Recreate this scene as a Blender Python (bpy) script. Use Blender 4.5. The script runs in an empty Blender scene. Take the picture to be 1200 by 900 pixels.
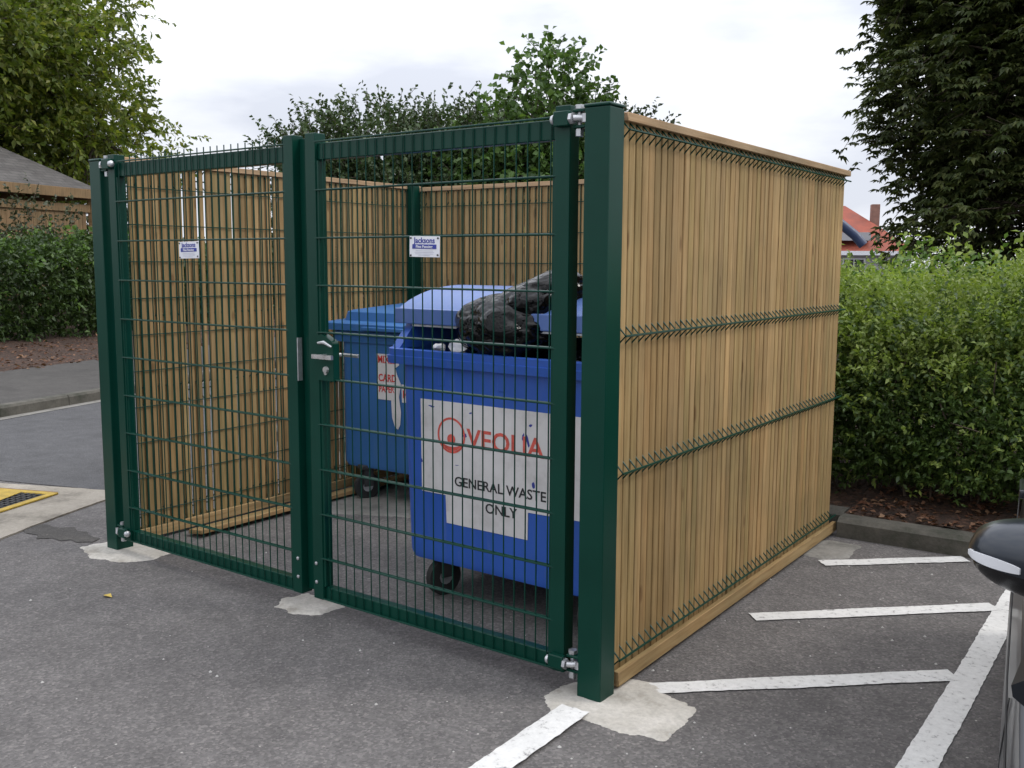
import bpy, bmesh, math, random
import numpy as np
from mathutils import Vector, Matrix
R = math.radians
random.seed(7)
scene = bpy.context.scene
COL = scene.collection

# ------------------------------------------------------------------ materials
class NT:
    def __init__(s, name, tree=None):
        s.m = bpy.data.materials.new(name); s.m.use_nodes = True
        s.t = s.m.node_tree; s.t.nodes.clear()
        s.out = s.t.nodes.new('ShaderNodeOutputMaterial')
    def n(s, typ, **kw):
        nd = s.t.nodes.new(typ)
        for k, v in kw.items():
            if k in nd.inputs: nd.inputs[k].default_value = v
            else: setattr(nd, k, v)
        return nd
    def l(s, a, ao, b, bi): s.t.links.new(a.outputs[ao], b.inputs[bi])
    def coord(s, out='Object', scale=(1, 1, 1), rand=False):
        tc = s.n('ShaderNodeTexCoord'); mp = s.n('ShaderNodeMapping'); mp.inputs['Scale'].default_value = scale
        s.l(tc, out, mp, 'Vector')
        if rand:
            g = s.n('ShaderNodeNewGeometry'); mu = s.n('ShaderNodeMath', operation='MULTIPLY'); mu.inputs[1].default_value = 37.0
            s.l(g, 'Random Per Island', mu, 0); cb = s.n('ShaderNodeCombineXYZ')
            for a in 'XYZ': s.l(mu, 0, cb, a)
            s.l(cb, 0, mp, 'Location')
        return mp
    def noise(s, mp, scale, detail=4, rough=.55):
        nz = s.n('ShaderNodeTexNoise', Scale=scale, Detail=detail, Roughness=rough)
        s.l(mp, 'Vector', nz, 'Vector'); return nz
    def ramp(s, src, so, stops):
        r = s.n('ShaderNodeValToRGB'); e = r.color_ramp.elements
        while len(e) < len(stops): e.new(.5)
        for el, (p, c) in zip(e, stops):
            el.position = p; el.color = (c[0], c[1], c[2], 1) if not isinstance(c, (int, float)) else (c, c, c, 1)
        s.l(src, so, r, 'Fac'); return r
    def mix(s, fac, a, b, mode='MIX'):
        m = s.n('ShaderNodeMix', data_type='RGBA', blend_type=mode)
        def put(v, idx):
            if isinstance(v, tuple) and len(v) == 2 and not isinstance(v[0], (int, float)): s.t.links.new(v[0].outputs[v[1]], m.inputs[idx])
            elif isinstance(v, (int, float)): m.inputs[idx].default_value = v
            else: m.inputs[idx].default_value = (*v, 1)
        put(fac, 0); put(a, 6); put(b, 7)
        return (m, 2)
    def bsdf(s, col, rough=.5, bump=None, bstr=.3, bdist=.01, **kw):
        p = s.n('ShaderNodeBsdfPrincipled')
        if isinstance(col, tuple) and len(col) == 2: s.t.links.new(col[0].outputs[col[1]], p.inputs['Base Color'])
        else: p.inputs['Base Color'].default_value = (*col, 1)
        if isinstance(rough, tuple): s.t.links.new(rough[0].outputs[rough[1]], p.inputs['Roughness'])
        else: p.inputs['Roughness'].default_value = rough
        for k, v in kw.items(): p.inputs[k.replace('_', ' ')].default_value = v
        if bump:
            b = s.n('ShaderNodeBump', Strength=bstr, Distance=bdist); s.t.links.new(bump[0].outputs[bump[1]], b.inputs['Height'])
            s.l(b, 'Normal', p, 'Normal')
        s.l(p, 0, s.out, 'Surface'); s.p = p
        return s.m

M = {}
def leaf_mat(name, c1, c2, c3, trans=.25, rough=.42):
    t = NT(name); g = t.n('ShaderNodeNewGeometry')
    r = t.ramp(g, 'Random Per Island', [(0, c1), (.55, c2), (1, c3)])
    mp = t.coord('Object'); nz = t.noise(mp, 1.1, 3)
    k = t.ramp(nz, 'Fac', [(.3, .75), (.7, 1.3)])
    col = t.mix(1.0, (r, 0), (k, 0), 'MULTIPLY')
    p = t.n('ShaderNodeBsdfPrincipled'); p.inputs['Roughness'].default_value = rough; p.inputs['Specular IOR Level'].default_value = .35
    t.t.links.new(col[0].outputs[2], p.inputs['Base Color'])
    tr = t.n('ShaderNodeBsdfTranslucent'); c2_ = t.mix(1.0, col, (1.15, 1.25, .5), 'MULTIPLY')
    t.t.links.new(c2_[0].outputs[2], tr.inputs['Color'])
    mx = t.n('ShaderNodeMixShader'); mx.inputs[0].default_value = trans
    t.l(p, 0, mx, 1); t.l(tr, 0, mx, 2); t.l(mx, 0, t.out, 'Surface')
    return t.m
def wood_mat(name, base, dark, light, grey=.0, knots=True, along='Z'):
    t = NT(name)
    sc = {'Z': (1, 1, .06), 'X': (.06, 1, 1), 'Y': (1, .06, 1)}[along]
    mp = t.coord('Object', sc, rand=True)
    n1 = t.noise(mp, 55, 6, .6); n2 = t.noise(mp, 14, 3)
    c = t.ramp(n1, 'Fac', [(.28, dark), (.5, base), (.75, light)])
    v = t.ramp(n2, 'Fac', [(.3, (.80, .82, .80)), (.7, (1.12, 1.10, 1.06))])
    col = t.mix(1.0, (c, 0), (v, 0), 'MULTIPLY')
    g = t.n('ShaderNodeNewGeometry')
    iv = t.ramp(g, 'Random Per Island', [(0, (.80, .77, .68)), (.2, (1.02, 1.0, .95)), (.4, (.92, .95, .84)), (.6, (1.13, 1.1, 1.04)), (.8, (.87, .84, .80)), (1, (1.0, .93, .84))])
    col = t.mix(1.0, col, (iv, 0), 'MULTIPLY')
    if knots:
        mk = t.coord('Object', {'Z': (1, 1, .35), 'X': (.35, 1, 1), 'Y': (1, .35, 1)}[along], rand=True)
        vo = t.n('ShaderNodeTexVoronoi', Scale=8.5); t.l(mk, 'Vector', vo, 'Vector')
        kr = t.ramp(vo, 'Distance', [(.07, 1.0), (.13, 0.0)])
        sc2 = t.n('ShaderNodeMath', operation='MULTIPLY'); t.l(kr, 0, sc2, 0); sc2.inputs[1].default_value = .7
        col = t.mix((sc2, 0), col, (dark[0] * .55, dark[1] * .45, dark[2] * .4))
    m3 = t.coord('Object'); n3 = t.noise(m3, 2.2, 4)
    st = t.ramp(n3, 'Fac', [(.35, (.80, .83, .82)), (.65, (1.08, 1.05, 1.0))])
    col = t.mix(1.0, col, (st, 0), 'MULTIPLY')
    return t.bsdf(col, .72, bump=(n1, 'Fac'), bstr=.35, bdist=.003, Specular_IOR_Level=.3)
def plain(name, col, rough=.5, var=.12, scale=9, bump=.0, **kw):
    t = NT(name); mp = t.coord('Object'); n = t.noise(mp, scale, 5)
    r = t.ramp(n, 'Fac', [(.3, tuple(c * (1 - var) for c in col)), (.7, tuple(min(1, c * (1 + var)) for c in col))])
    rr = t.ramp(n, 'Fac', [(.3, max(.02, rough - .07)), (.7, min(1, rough + .07))])
    return t.bsdf((r, 0), (rr, 0), bump=(n, 'Fac') if bump else None, bstr=bump, bdist=.004, **kw)

def asphalt(name, c0, c1, speck, spk_amt, bl=(1, 1, 1)):
    t = NT(name); mp = t.coord('Object')
    big = t.noise(mp, .55, 5, .6); mid = t.noise(mp, 6, 5, .65); fine = t.noise(mp, 190, 2, .6)
    c = t.ramp(big, 'Fac', [(.3, c0), (.7, c1)])
    mm = t.ramp(mid, 'Fac', [(.3, .84), (.7, 1.14)])
    col = t.mix(1.0, (c, 0), (mm, 0), 'MULTIPLY')
    vo = t.n('ShaderNodeTexVoronoi', Scale=105.0); t.l(mp, 'Vector', vo, 'Vector')
    sr = t.ramp(vo, 'Color', [(0, (.45, .45, .46)), (.35, (.72, .71, .71)), (.68, (1.05, 1.04, 1.03)), (.88, (1.55, 1.52, 1.48)), (1, (2.2, 2.1, 2.0))])
    col = t.mix(spk_amt, col, t.mix(1.0, col, (sr, 0), 'MULTIPLY'))
    v2 = t.n('ShaderNodeTexVoronoi', Scale=23.0); t.l(mp, 'Vector', v2, 'Vector')
    # few pale stones
    s2 = t.ramp(v2, 'Distance', [(.07, 1.0), (.11, 0.0)])
    sel = t.ramp(v2, 'Color', [(.80, 0.0), (.83, 1.0)])
    ml = t.n('ShaderNodeMath', operation='MULTIPLY'); t.l(s2, 0, ml, 0); t.l(sel, 0, ml, 1)
    col = t.mix((ml, 0), col, speck)
    # soft stains
    st = t.noise(mp, 1.7, 3); sr2 = t.ramp(st, 'Fac', [(.58, 0.0), (.74, .5)])
    col = t.mix((sr2, 0), col, tuple(x * .66 for x in c0))
    mw = t.coord('Object', (.5, .5, .5)); wv = t.noise(mw, 2.4, 6, .7); cr_ = t.ramp(wv, 'Fac', [(.492, 0.0), (.499, .55), (.501, .55), (.508, 0.0)]); msk = t.noise(mp, .9, 2); mk_ = t.ramp(msk, 'Fac', [(.52, 0.0), (.62, 1.0)])
    cm = t.n('ShaderNodeMath', operation='MULTIPLY'); t.l(cr_, 0, cm, 0); t.l(mk_, 0, cm, 1)
    col = t.mix((cm, 0), col, tuple(x * .45 for x in c0))
    v3 = t.n('ShaderNodeMath', operation='ADD'); t.l(vo, 'Distance', v3, 0); t.l(fine, 'Fac', v3, 1)
    return t.bsdf(col, .82, bump=(v3, 0), bstr=.55, bdist=.006, Specular_IOR_Level=.35)
M['carpark'] = asphalt('car_park_asphalt', (.122, .115, .113), (.164, .156, .153), (.46, .44, .41), .66)
M['road'] = asphalt('road_asphalt', (.086, .086, .090), (.102, .102, .107), (.24, .24, .23), .35)
M['pavement'] = asphalt('pavement_asphalt', (.066, .062, .058), (.086, .081, .076), (.26, .24, .2), .45)

def concrete(name, a, b, dirt, sc=1.0):
    t = NT(name); mp = t.coord('Object'); n = t.noise(mp, 5 * sc, 6, .65); n2 = t.noise(mp, 60, 4, .6)
    c = t.ramp(n, 'Fac', [(.36, dirt), (.47, a), (.70, b)])
    f = t.ramp(n2, 'Fac', [(.3, .84), (.7, 1.1)])
    return t.bsdf(t.mix(1.0, (c, 0), (f, 0), 'MULTIPLY'), .85, bump=(n2, 'Fac'), bstr=.6, bdist=.006)
M['concrete'] = concrete('fresh_concrete', (.45, .425, .38), (.56, .53, .485), (.32, .295, .255))
M['pad'] = concrete('old_concrete', (.30, .27, .225), (.37, .335, .285), (.19, .17, .14), .6)
M['kerb'] = concrete('kerb_concrete', (.085, .08, .066), (.135, .125, .105), (.05, .052, .038), .8)
M['greypatch'] = concrete('grey_patch', (.22, .21, .19), (.27, .26, .24), (.15, .145, .13))
def paint_white():
    t = NT('road_paint'); mp = t.coord('Object'); n = t.noise(mp, 38, 5, .7); n2 = t.noise(mp, 3, 3)
    c = t.ramp(n, 'Fac', [(.32, (.26, .25, .25)), (.41, (.64, .635, .62)), (.7, (.76, .755, .74))])
    f = t.ramp(n2, 'Fac', [(.3, .88), (.7, 1.04)])
    return t.bsdf(t.mix(1.0, (c, 0), (f, 0), 'MULTIPLY'), .7, bump=(n, 'Fac'), bstr=.3, bdist=.003)
M['paint'] = paint_white()
def green_mat():
    t = NT('green_powder_coat'); mp = t.coord('Object'); n = t.noise(mp, 140, 2); n2 = t.noise(mp, 3, 4)
    c = t.ramp(n2, 'Fac', [(.3, (.0016, .033, .022)), (.7, (.0026, .043, .029))])
    return t.bsdf((c, 0), .32, bump=(n, 'Fac'), bstr=.06, bdist=.002, Specular_IOR_Level=.22)
M['green'] = green_mat()
M['galv'] = plain('galvanised_steel', (.52, .53, .55), .42, .2, 30, Metallic=.75)
M['steel'] = plain('brushed_handle', (.62, .62, .62), .3, .1, 30, Metallic=.85)
M['dark_steel'] = plain('dark_grate_steel', (.05, .05, .052), .55, .3, 12, Metallic=.3)
M['wood'] = wood_mat('treated_slat', (.365, .25, .127), (.27, .175, .082), (.445, .32, .178))
M['wood_cap'] = wood_mat('treated_cap_y', (.40, .27, .175), (.29, .185, .11), (.49, .35, .245), along='Y')
M['wood_capx'] = wood_mat('treated_cap_x', (.40, .27, .175), (.29, .185, .11), (.49, .35, .245), along='X')
M['wood_board'] = wood_mat('treated_board_y', (.36, .245, .132), (.25, .155, .075), (.45, .325, .19), along='Y')
M['wood_boardx'] = wood_mat('treated_board_x', (.36, .245, .132), (.25, .155, .075), (.45, .325, .19), along='X')
M['shed_wood'] = wood_mat('shed_timber', (.235, .155, .09), (.155, .098, .055), (.29, .20, .12))
M['shed_woody'] = wood_mat('shed_timber_y', (.40, .27, .15), (.28, .17, .09), (.48, .34, .20), along='Y')
def bin_plastic(name, c, worn, rough=.42):
    t = NT(name); mp = t.coord('Object'); n = t.noise(mp, 2.5, 5, .6); mv = t.coord('Object', (1, 1, .15)); n2 = t.noise(mv, 28, 5, .7)
    c1 = t.ramp(n, 'Fac', [(.3, tuple(x * .88 for x in c)), (.7, tuple(x * 1.1 for x in c))])
    sc = t.ramp(n2, 'Fac', [(.56, 0.0), (.76, .5)])
    col = t.mix((sc, 0), (c1, 0), worn)
    n3 = t.noise(mp, 120, 2)
    rr = t.ramp(n, 'Fac', [(.3, rough - .06), (.7, rough + .1)])
    return t.bsdf(col, (rr, 0), bump=(n3, 'Fac'), bstr=.08, bdist=.002)
M['bin_blue'] = bin_plastic('bin_blue_plastic', (.024, .098, .43), (.10, .16, .38))
M['bin_blue2'] = bin_plastic('faded_blue_plastic', (.030, .128, .34), (.08, .16, .31), .48)
M['bin_lid'] = bin_plastic('bin_lid_plastic', (.085, .155, .39), (.18, .25, .43), .32)
M['rubber'] = plain('black_rubber', (.018, .018, .018), .65, .3, 20)
M['bag'] = NT('black_bin_bag')
def bag_mat():
    t = M['bag']; mp = t.coord('Object'); mp2 = t.coord('Object', (1, 1, 1.6)); n = t.noise(mp2, 6, 2, .45); n2 = t.noise(mp, 19, 2, .5); n.inputs['Distortion'].default_value = 1.4
    a = t.n('ShaderNodeMath', operation='ADD'); t.l(n, 'Fac', a, 0)
    m = t.n('ShaderNodeMath', operation='MULTIPLY'); t.l(n2, 'Fac', m, 0); m.inputs[1].default_value = .45; t.l(m, 0, a, 1)
    return t.bsdf((.003, .003, .0035), .13, bump=(a, 0), bstr=.6, bdist=.04, Specular_IOR_Level=.24)
M['bag'] = bag_mat()
def sticker():
    t = NT('white_sticker'); mp = t.coord('Object'); n = t.noise(mp, 5, 5, .7); n2 = t.noise(mp, 26, 4, .7)
    c = t.ramp(n, 'Fac', [(.25, (.50, .48, .47)), (.5, (.66, .64, .64)), (.75, (.72, .70, .70))])
    s = t.ramp(n2, 'Fac', [(.70, 0.0), (.76, .7)])
    return t.bsdf(t.mix((s, 0), (c, 0), (.36, .36, .40)), .5)
M['sticker'] = sticker()
M['white'] = plain('white_enamel', (.72, .73, .78), .4, .05, 20)
M['red_ink'] = plain('faded_red_ink', (.62, .10, .075), .55, .25, 30)
M['red_ink2'] = plain('red_ink', (.55, .035, .03), .55, .15, 30)
M['black_ink'] = plain('black_ink', (.02, .02, .022), .55, .2, 30)
M['blue_ink'] = plain('blue_ink', (.03, .045, .28), .5, .1, 30)
M['grey_ink'] = plain('grey_ink', (.45, .46, .55), .5, .1, 30)
M['paper'] = plain('crumpled_paper', (.75, .75, .76), .6, .1, 20)
M['yellow'] = plain('yellow_paint', (.44, .30, .04), .55, .25, 14, bump=.2)
M['rust'] = plain('rusty_edge', (.16, .075, .04), .8, .3, 18)
def soil_mat():
    t = NT('soil_litter'); mp = t.coord('Object'); v = t.n('ShaderNodeTexVoronoi', Scale=34.0); t.l(mp, 'Vector', v, 'Vector')
    c = t.ramp(v, 'Color', [(0, (.022, .014, .010)), (.4, (.050, .028, .018)), (.75, (.085, .043, .027)), (1, (.15, .085, .055))])
    n = t.noise(mp, 3, 5); f = t.ramp(n, 'Fac', [(.3, .6), (.7, 1.1)])
    return t.bsdf(t.mix(1.0, (c, 0), (f, 0), 'MULTIPLY'), .9, bump=(v, 'Distance'), bstr=.8, bdist=.02)
M['soil'] = soil_mat()
M['litter'] = leaf_mat('dry_leaves', (.10, .042, .024), (.16, .072, .04), (.27, .165, .10), .1, .7)
M['bark'] = plain('bark', (.075, .058, .042), .9, .4, 14, bump=.8)
M['twig'] = plain('hedge_twig', (.10, .078, .058), .9, .35, 14)
M['privet'] = leaf_mat('privet_leaf', (.034, .064, .016), (.058, .102, .024), (.10, .155, .038))
M['privet_new'] = leaf_mat('privet_new_shoot', (.16, .225, .05), (.225, .30, .075), (.30, .36, .11), .38)
M['laurel'] = leaf_mat('left_hedge_leaf', (.030, .055, .017), (.045, .080, .022), (.07, .115, .03), .2)
M['bright'] = leaf_mat('bright_shrub_leaf', (.07, .13, .03), (.10, .18, .04), (.15, .24, .06), .3)
M['ivy'] = leaf_mat('ivy_leaf', (.03, .042, .022), (.05, .066, .034), (.085, .09, .05), .15)
M['maple'] = leaf_mat('yellow_green_leaf', (.085, .125, .022), (.135, .18, .034), (.23, .24, .05), .42)
M['darktree'] = leaf_mat('dark_leaf', (.028, .040, .019), (.043, .06, .026), (.065, .085, .035), .2)
M['hawthorn'] = leaf_mat('hawthorn_leaf', (.036, .062, .026), (.056, .092, .036), (.09, .125, .055), .2)
M['poplar'] = leaf_mat('heart_leaf', (.050, .10, .028), (.082, .15, .04), (.13, .21, .065), .3)
M['chestnut'] = leaf_mat('chestnut_leaf', (.034, .048, .017), (.054, .075, .024), (.095, .108, .036), .2, .42)
def slate():
    t = NT('felt_shingles'); mp = t.coord('Object'); w = t.n('ShaderNodeTexBrick', Scale=3.0, Mortar_Size=.0) if False else t.n('ShaderNodeTexBrick')
    w.inputs['Scale'].default_value = 1.0; w.inputs['Brick Width'].default_value = .33; w.inputs['Row Height'].default_value = .14; w.inputs['Mortar Size'].default_value = .008
    w.inputs['Color1'].default_value = (.085, .078, .074, 1); w.inputs['Color2'].default_value = (.12, .112, .106, 1); w.inputs['Mortar'].default_value = (.05, .05, .05, 1)
    uv = t.n('ShaderNodeUVMap'); t.l(uv, 0, w, 'Vector')
    n = t.noise(mp, 4, 4); f = t.ramp(n, 'Fac', [(.3, .8), (.7, 1.15)])
    return t.bsdf(t.mix(1.0, (w, 'Color'), (f, 0), 'MULTIPLY'), .85)
M['slate'] = slate()
M['dark_gap'] = plain('dark_interior', (.02, .018, .016), .9)
M['tile'] = plain('orange_roof_tile', (.27, .065, .038), .7, .25, 2.5)
M['brick'] = plain('brick', (.24, .13, .10), .8, .2, 5)
M['render'] = plain('grey_render', (.36, .36, .38), .8, .1, 2)
M['navy'] = plain('navy_paint', (.02, .035, .085), .4, .1, 5)
M['glass'] = NT('dark_glass').bsdf((.02, .024, .028), .06, Specular_IOR_Level=.7)
def car_paint():
    t = NT('car_paint'); mp = t.coord('Object'); n = t.noise(mp, 900, 2); n2 = t.noise(mp, 6, 4)
    c = t.ramp(n2, 'Fac', [(.3, (.016, .021, .030)), (.7, (.022, .028, .038))])
    return t.bsdf((c, 0), .30, Metallic=.35, Coat_Weight=.35, Coat_Roughness=.08)
M['car'] = car_paint()
M['car_black'] = plain('gloss_black_plastic', (.010, .010, .011), .18, .2, 20)
M['car_trim'] = plain('matt_black_trim', (.02, .02, .02), .6, .2, 20)
M['lens'] = plain('clear_lens', (.72, .73, .76), .2, .05, 20)
M['redlens'] = plain('red_lens', (.35, .015, .015), .15, .1, 20)
M['mirror'] = NT('mirror_glass').bsdf((.8, .8, .8), .03, Metallic=1.0)
M['alloy'] = plain('alloy', (.45, .46, .48), .3, .1, 20, Metallic=.8)
M['straw'] = plain('yellow_leaf', (.50, .36, .07), .7, .2, 40)
M['chalk'] = plain('white_scrap', (.45, .44, .42), .7, .1, 40)

# ------------------------------------------------------------------ helpers
def tag(o, label=None, cat=None, group=None, kind=None):
    if label: o['label'] = label
    if cat: o['category'] = cat
    if group: o['group'] = group
    if kind: o['kind'] = kind
    return o
def empty(name, loc=(0, 0, 0), rz=0, label=None, cat=None, group=None):
    o = bpy.data.objects.new(name, None); COL.objects.link(o); o.empty_display_size = .2
    o.location = loc; o.rotation_euler = (0, 0, rz)
    return tag(o, label, cat, group)
class MB:
    def __init__(s): s.bm = bmesh.new()
    def box(s, x0, x1, y0, y1, z0, z1, bev=0.0, seg=1, mat=None):
        if x0 > x1: x0, x1 = x1, x0
        if y0 > y1: y0, y1 = y1, y0
        c = [s.bm.verts.new((x, y, z)) for x in (x0, x1) for y in (y0, y1) for z in (z0, z1)]
        f = [(0, 1, 3, 2), (4, 6, 7, 5), (0, 4, 5, 1), (2, 3, 7, 6), (0, 2, 6, 4), (1, 5, 7, 3)]
        fs = [s.bm.faces.new([c[i] for i in q]) for q in f]
        if bev > 0:
            es = list({e for q in fs for e in q.edges})
            r = bmesh.ops.bevel(s.bm, geom=es, offset=bev, segments=seg, profile=.5, affect='EDGES')
            c = list({v for q in r['faces'] for v in q.verts} | {v for v in c if v.is_valid})
        if mat is not None: bmesh.ops.transform(s.bm, matrix=mat, verts=[v for v in c if v.is_valid])
        return s
    def tube(s, pts, r, n=8, r2=None, cap=True):
        pts = [Vector(p) for p in pts]; k = len(pts); rings = []
        rs = r if isinstance(r, (list, tuple)) else [r + ((r2 if r2 is not None else r) - r) * i / max(1, k - 1) for i in range(k)]
        prev = None
        for i, p in enumerate(pts):
            d = (pts[min(i + 1, k - 1)] - pts[max(i - 1, 0)])
            d = d.normalized() if d.length > 1e-9 else Vector((0, 0, 1))
            if prev is None: a = d.orthogonal().normalized()
            else:
                a = prev - d * prev.dot(d); a = a.normalized() if a.length > 1e-6 else d.orthogonal().normalized()
            prev = a; b = d.cross(a)
            rings.append([s.bm.verts.new(p + (a * math.cos(t) + b * math.sin(t)) * rs[i]) for t in [2 * math.pi * (j + .5) / n for j in range(n)]])
        for A, B in zip(rings, rings[1:]):
            for j in range(n): s.bm.faces.new((A[j], A[(j + 1) % n], B[(j + 1) % n], B[j]))
        if cap: s.bm.faces.new(rings[0][::-1]); s.bm.faces.new(rings[-1])
        return s
    def loft(s, rings, cap0=True, cap1=True, closed=True):
        R_ = [[s.bm.verts.new(p) for p in r] for r in rings]; n = len(R_[0])
        for A, B in zip(R_, R_[1:]):
            for j in range(n if closed else n - 1): s.bm.faces.new((A[j], A[(j + 1) % n], B[(j + 1) % n], B[j]))
        if cap0: s.bm.faces.new(R_[0][::-1])
        if cap1: s.bm.faces.new(R_[-1])
        return s
    def prism(s, poly, z0, z1, axis='Z'):
        def P(p, h):
            return {'Z': (p[0], p[1], h), 'X': (h, p[0], p[1]), 'Y': (p[0], h, p[1])}[axis]
        return s.loft([[P(p, z0) for p in poly], [P(p, z1) for p in poly]])
    def mesh(s, name, smooth=None):
        bmesh.ops.recalc_face_normals(s.bm, faces=s.bm.faces)
        me = bpy.data.meshes.new(name); s.bm.to_mesh(me); s.bm.free()
        if smooth is not None:
            for p in me.polygons: p.use_smooth = True
            me.set_sharp_from_angle(angle=R(smooth))
        return me
    def build(s, name, mat, parent=None, smooth=40, loc=None):
        me = s.mesh(name, smooth); me.materials.append(mat)
        o = bpy.data.objects.new(name, me); COL.objects.link(o)
        if parent: o.parent = parent
        if loc: o.location = loc
        if smooth is not None: wn = o.modifiers.new('weighted', 'WEIGHTED_NORMAL'); wn.keep_sharp = True; wn.weight = 90
        return o
def raw(name, verts, faces, mat, parent=None, smooth=False):
    me = bpy.data.meshes.new(name); me.from_pydata([tuple(v) for v in verts], [], faces); me.materials.append(mat)
    if smooth:
        for p in me.polygons: p.use_smooth = True
    o = bpy.data.objects.new(name, me); COL.objects.link(o); o.parent = parent
    return o
def text(name, body, size, mat, parent, loc, rot=(R(90), 0, 0), bold=.0, width=1.0, ext=.0008, align='LEFT'):
    c = bpy.data.curves.new('lettering', 'FONT'); c.body = body; c.size = size; c.offset = bold; c.extrude = ext
    c.align_x = align; c.resolution_u = 3
    t = bpy.data.objects.new('tmp', c); COL.objects.link(t)
    dg = bpy.context.evaluated_depsgraph_get(); me = bpy.data.meshes.new_from_object(t.evaluated_get(dg))
    bpy.data.objects.remove(t); bpy.data.curves.remove(c)
    me.transform(Matrix.Diagonal((width, 1, 1, 1)))
    me.materials.clear(); me.materials.append(mat)
    o = bpy.data.objects.new(name, me); COL.objects.link(o); o.parent = parent; o.location = loc; o.rotation_euler = rot
    return o
def grid_poly(name, poly, z, mat, jag=.0, step=.05, seed=1, thick=0.0):
    """flat irregular sheet: polygon outline resampled with a ragged edge"""
    rnd = random.Random(seed); out = []
    n = len(poly)
    for i in range(n):
        a = Vector(poly[i]); b = Vector(poly[(i + 1) % n]); L = (b - a).length; k = max(1, int(L / step))
        nrm = Vector(((b - a).y, -(b - a).x)).normalized()
        for j in range(k):
            q_ = (i + j / k) * 2.1
            p = a.lerp(b, j / k) + nrm * (rnd.uniform(-jag, jag) + jag * 2.2 * math.sin(q_ * 3.7 + seed) * math.sin(q_ * 1.9)); out.append((p.x, p.y))
    m = MB()
    if thick: m.prism(out, z - thick, z)
    else: m.bm.faces.new([m.bm.verts.new((x, y, z)) for x, y in out])
    bmesh.ops.triangulate(m.bm, faces=m.bm.faces[:])
    return m.build(name, mat, smooth=None)

# fitted gate line: right post (0,0) to left post (-3.065,0.1)
GATE_RZ = -math.atan2(.1, 3.065)
W = 3.066

# ------------------------------------------------------------------ setting
def S(o): return tag(o, kind='structure')
def subd_plane(name, x0, x1, y0, y1, nx, ny, f, mat):
    v = [(x0 + (x1 - x0) * i / nx, y0 + (y1 - y0) * j / ny) for j in range(ny + 1) for i in range(nx + 1)]
    v = [(x, y, f(x, y)) for x, y in v]
    fc = [(j * (nx + 1) + i, j * (nx + 1) + i + 1, (j + 1) * (nx + 1) + i + 1, (j + 1) * (nx + 1) + i) for j in range(ny) for i in range(nx)]
    return raw(name, v, fc, mat, smooth=True)
S(raw('car_park', [(-300, -300, 0), (300, -300, 0), (300, 400, 0), (-300, 400, 0)], [(0, 1, 2, 3)], M['carpark']))
KD = Vector((-.27, .963)).normalized(); KN = Vector((-KD.y, KD.x))         # kerb direction, and away from the road
K0 = Vector((-8.0, 2.04))
def kp(t, o): return K0 + KD * t + KN * o
# service road between the car park and the far kerb
S(raw('road', [(*p, .004) for p in ((-4.2, .88), kp(-2.2, 0), kp(60, 0), (-4.2 - 16, 60), (-4.35, 3.0))], [(0, 4, 3, 2, 1)], M['road']))
S(raw('gutter', [(*kp(-14, -.13), .008), (*kp(60, -.13), .008), (*kp(60, .01), .008), (*kp(-14, .01), .008)], [(0, 1, 2, 3)], M['greypatch']))
m = MB()
for i in range(-15, 65):
    a, b = kp(i * .915, 0), kp(i * .915 + .907, 0); c, d = kp(i * .915 + .907, .13), kp(i * .915, .13)
    a2, b2 = kp(i * .915, .02), kp(i * .915 + .907, .02)
    m.loft([[(*a, -.05), (*d, -.05), (*d, .12), (*a2, .12), (*a, .095)], [(*b, -.05), (*c, -.05), (*c, .12), (*b2, .12), (*b, .095)]])
S(m.build('road_kerb', M['kerb'], smooth=None))
S(raw('pavement', [(*kp(-14, .13), .118), (*kp(60, .13), .118), (*kp(60, 2.42), .13), (*kp(-14, 2.42), .13)], [(0, 1, 2, 3)], M['pavement']))
def soilL(t, o):
    return .125 + .05 * (o - 2.4) + .03 * math.sin(t * 3.1 + o * 5) * math.sin(o * 7 + t)
nv = []; nf = []
NT_, NO_ = 150, 14
for j in range(NO_ + 1):
    for i in range(NT_ + 1):
        t, o = -14 + 74 * i / NT_, 2.40 + 12 * (j / NO_) ** 2; p = kp(t, o); nv.append((p.x, p.y, min(soilL(t, o), .5) if j else .11))
for j in range(NO_):
    for i in range(NT_): nf.append((j * (NT_ + 1) + i, j * (NT_ + 1) + i + 1, (j + 1) * (NT_ + 1) + i + 1, (j + 1) * (NT_ + 1) + i))
S(raw('verge_soil', nv, nf, M['soil'], smooth=True))
# bed behind the bin store
m = MB()
for i in range(10):
    x0 = .075 + i * .915
    m.loft([[(x, 2.64, -.05), (x, 2.77, -.05), (x, 2.77, .112), (x, 2.668, .112), (x, 2.64, .088)] for x in (x0, x0 + .908)])
for i in range(6):
    x0 = .07 - (i + 1) * .915
    m.loft([[(x, 2.80, -.05), (x, 2.93, -.05), (x, 2.93, .112), (x, 2.828, .112), (x, 2.80, .088)] for x in (x0, x0 + .908)])
S(m.build('bed_kerb', M['kerb'], smooth=None))
def soilR(x, y):
    e = 2.77 if x > .07 else 2.93
    return .10 + .10 * min(1, max(0, (y - e) / .8)) + .018 * math.sin(x * 9 + y * 4) * math.cos(y * 11 - x * 3) + .01 * math.sin(x * 23) * math.sin(y * 19)
S(subd_plane('bed_soil', .07, 9.2, 2.77, 30, 180, 90, soilR, M['soil']))
S(subd_plane('back_bed_soil', -5.42, .07, 2.93, 30, 100, 90, soilR, M['soil']))
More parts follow.
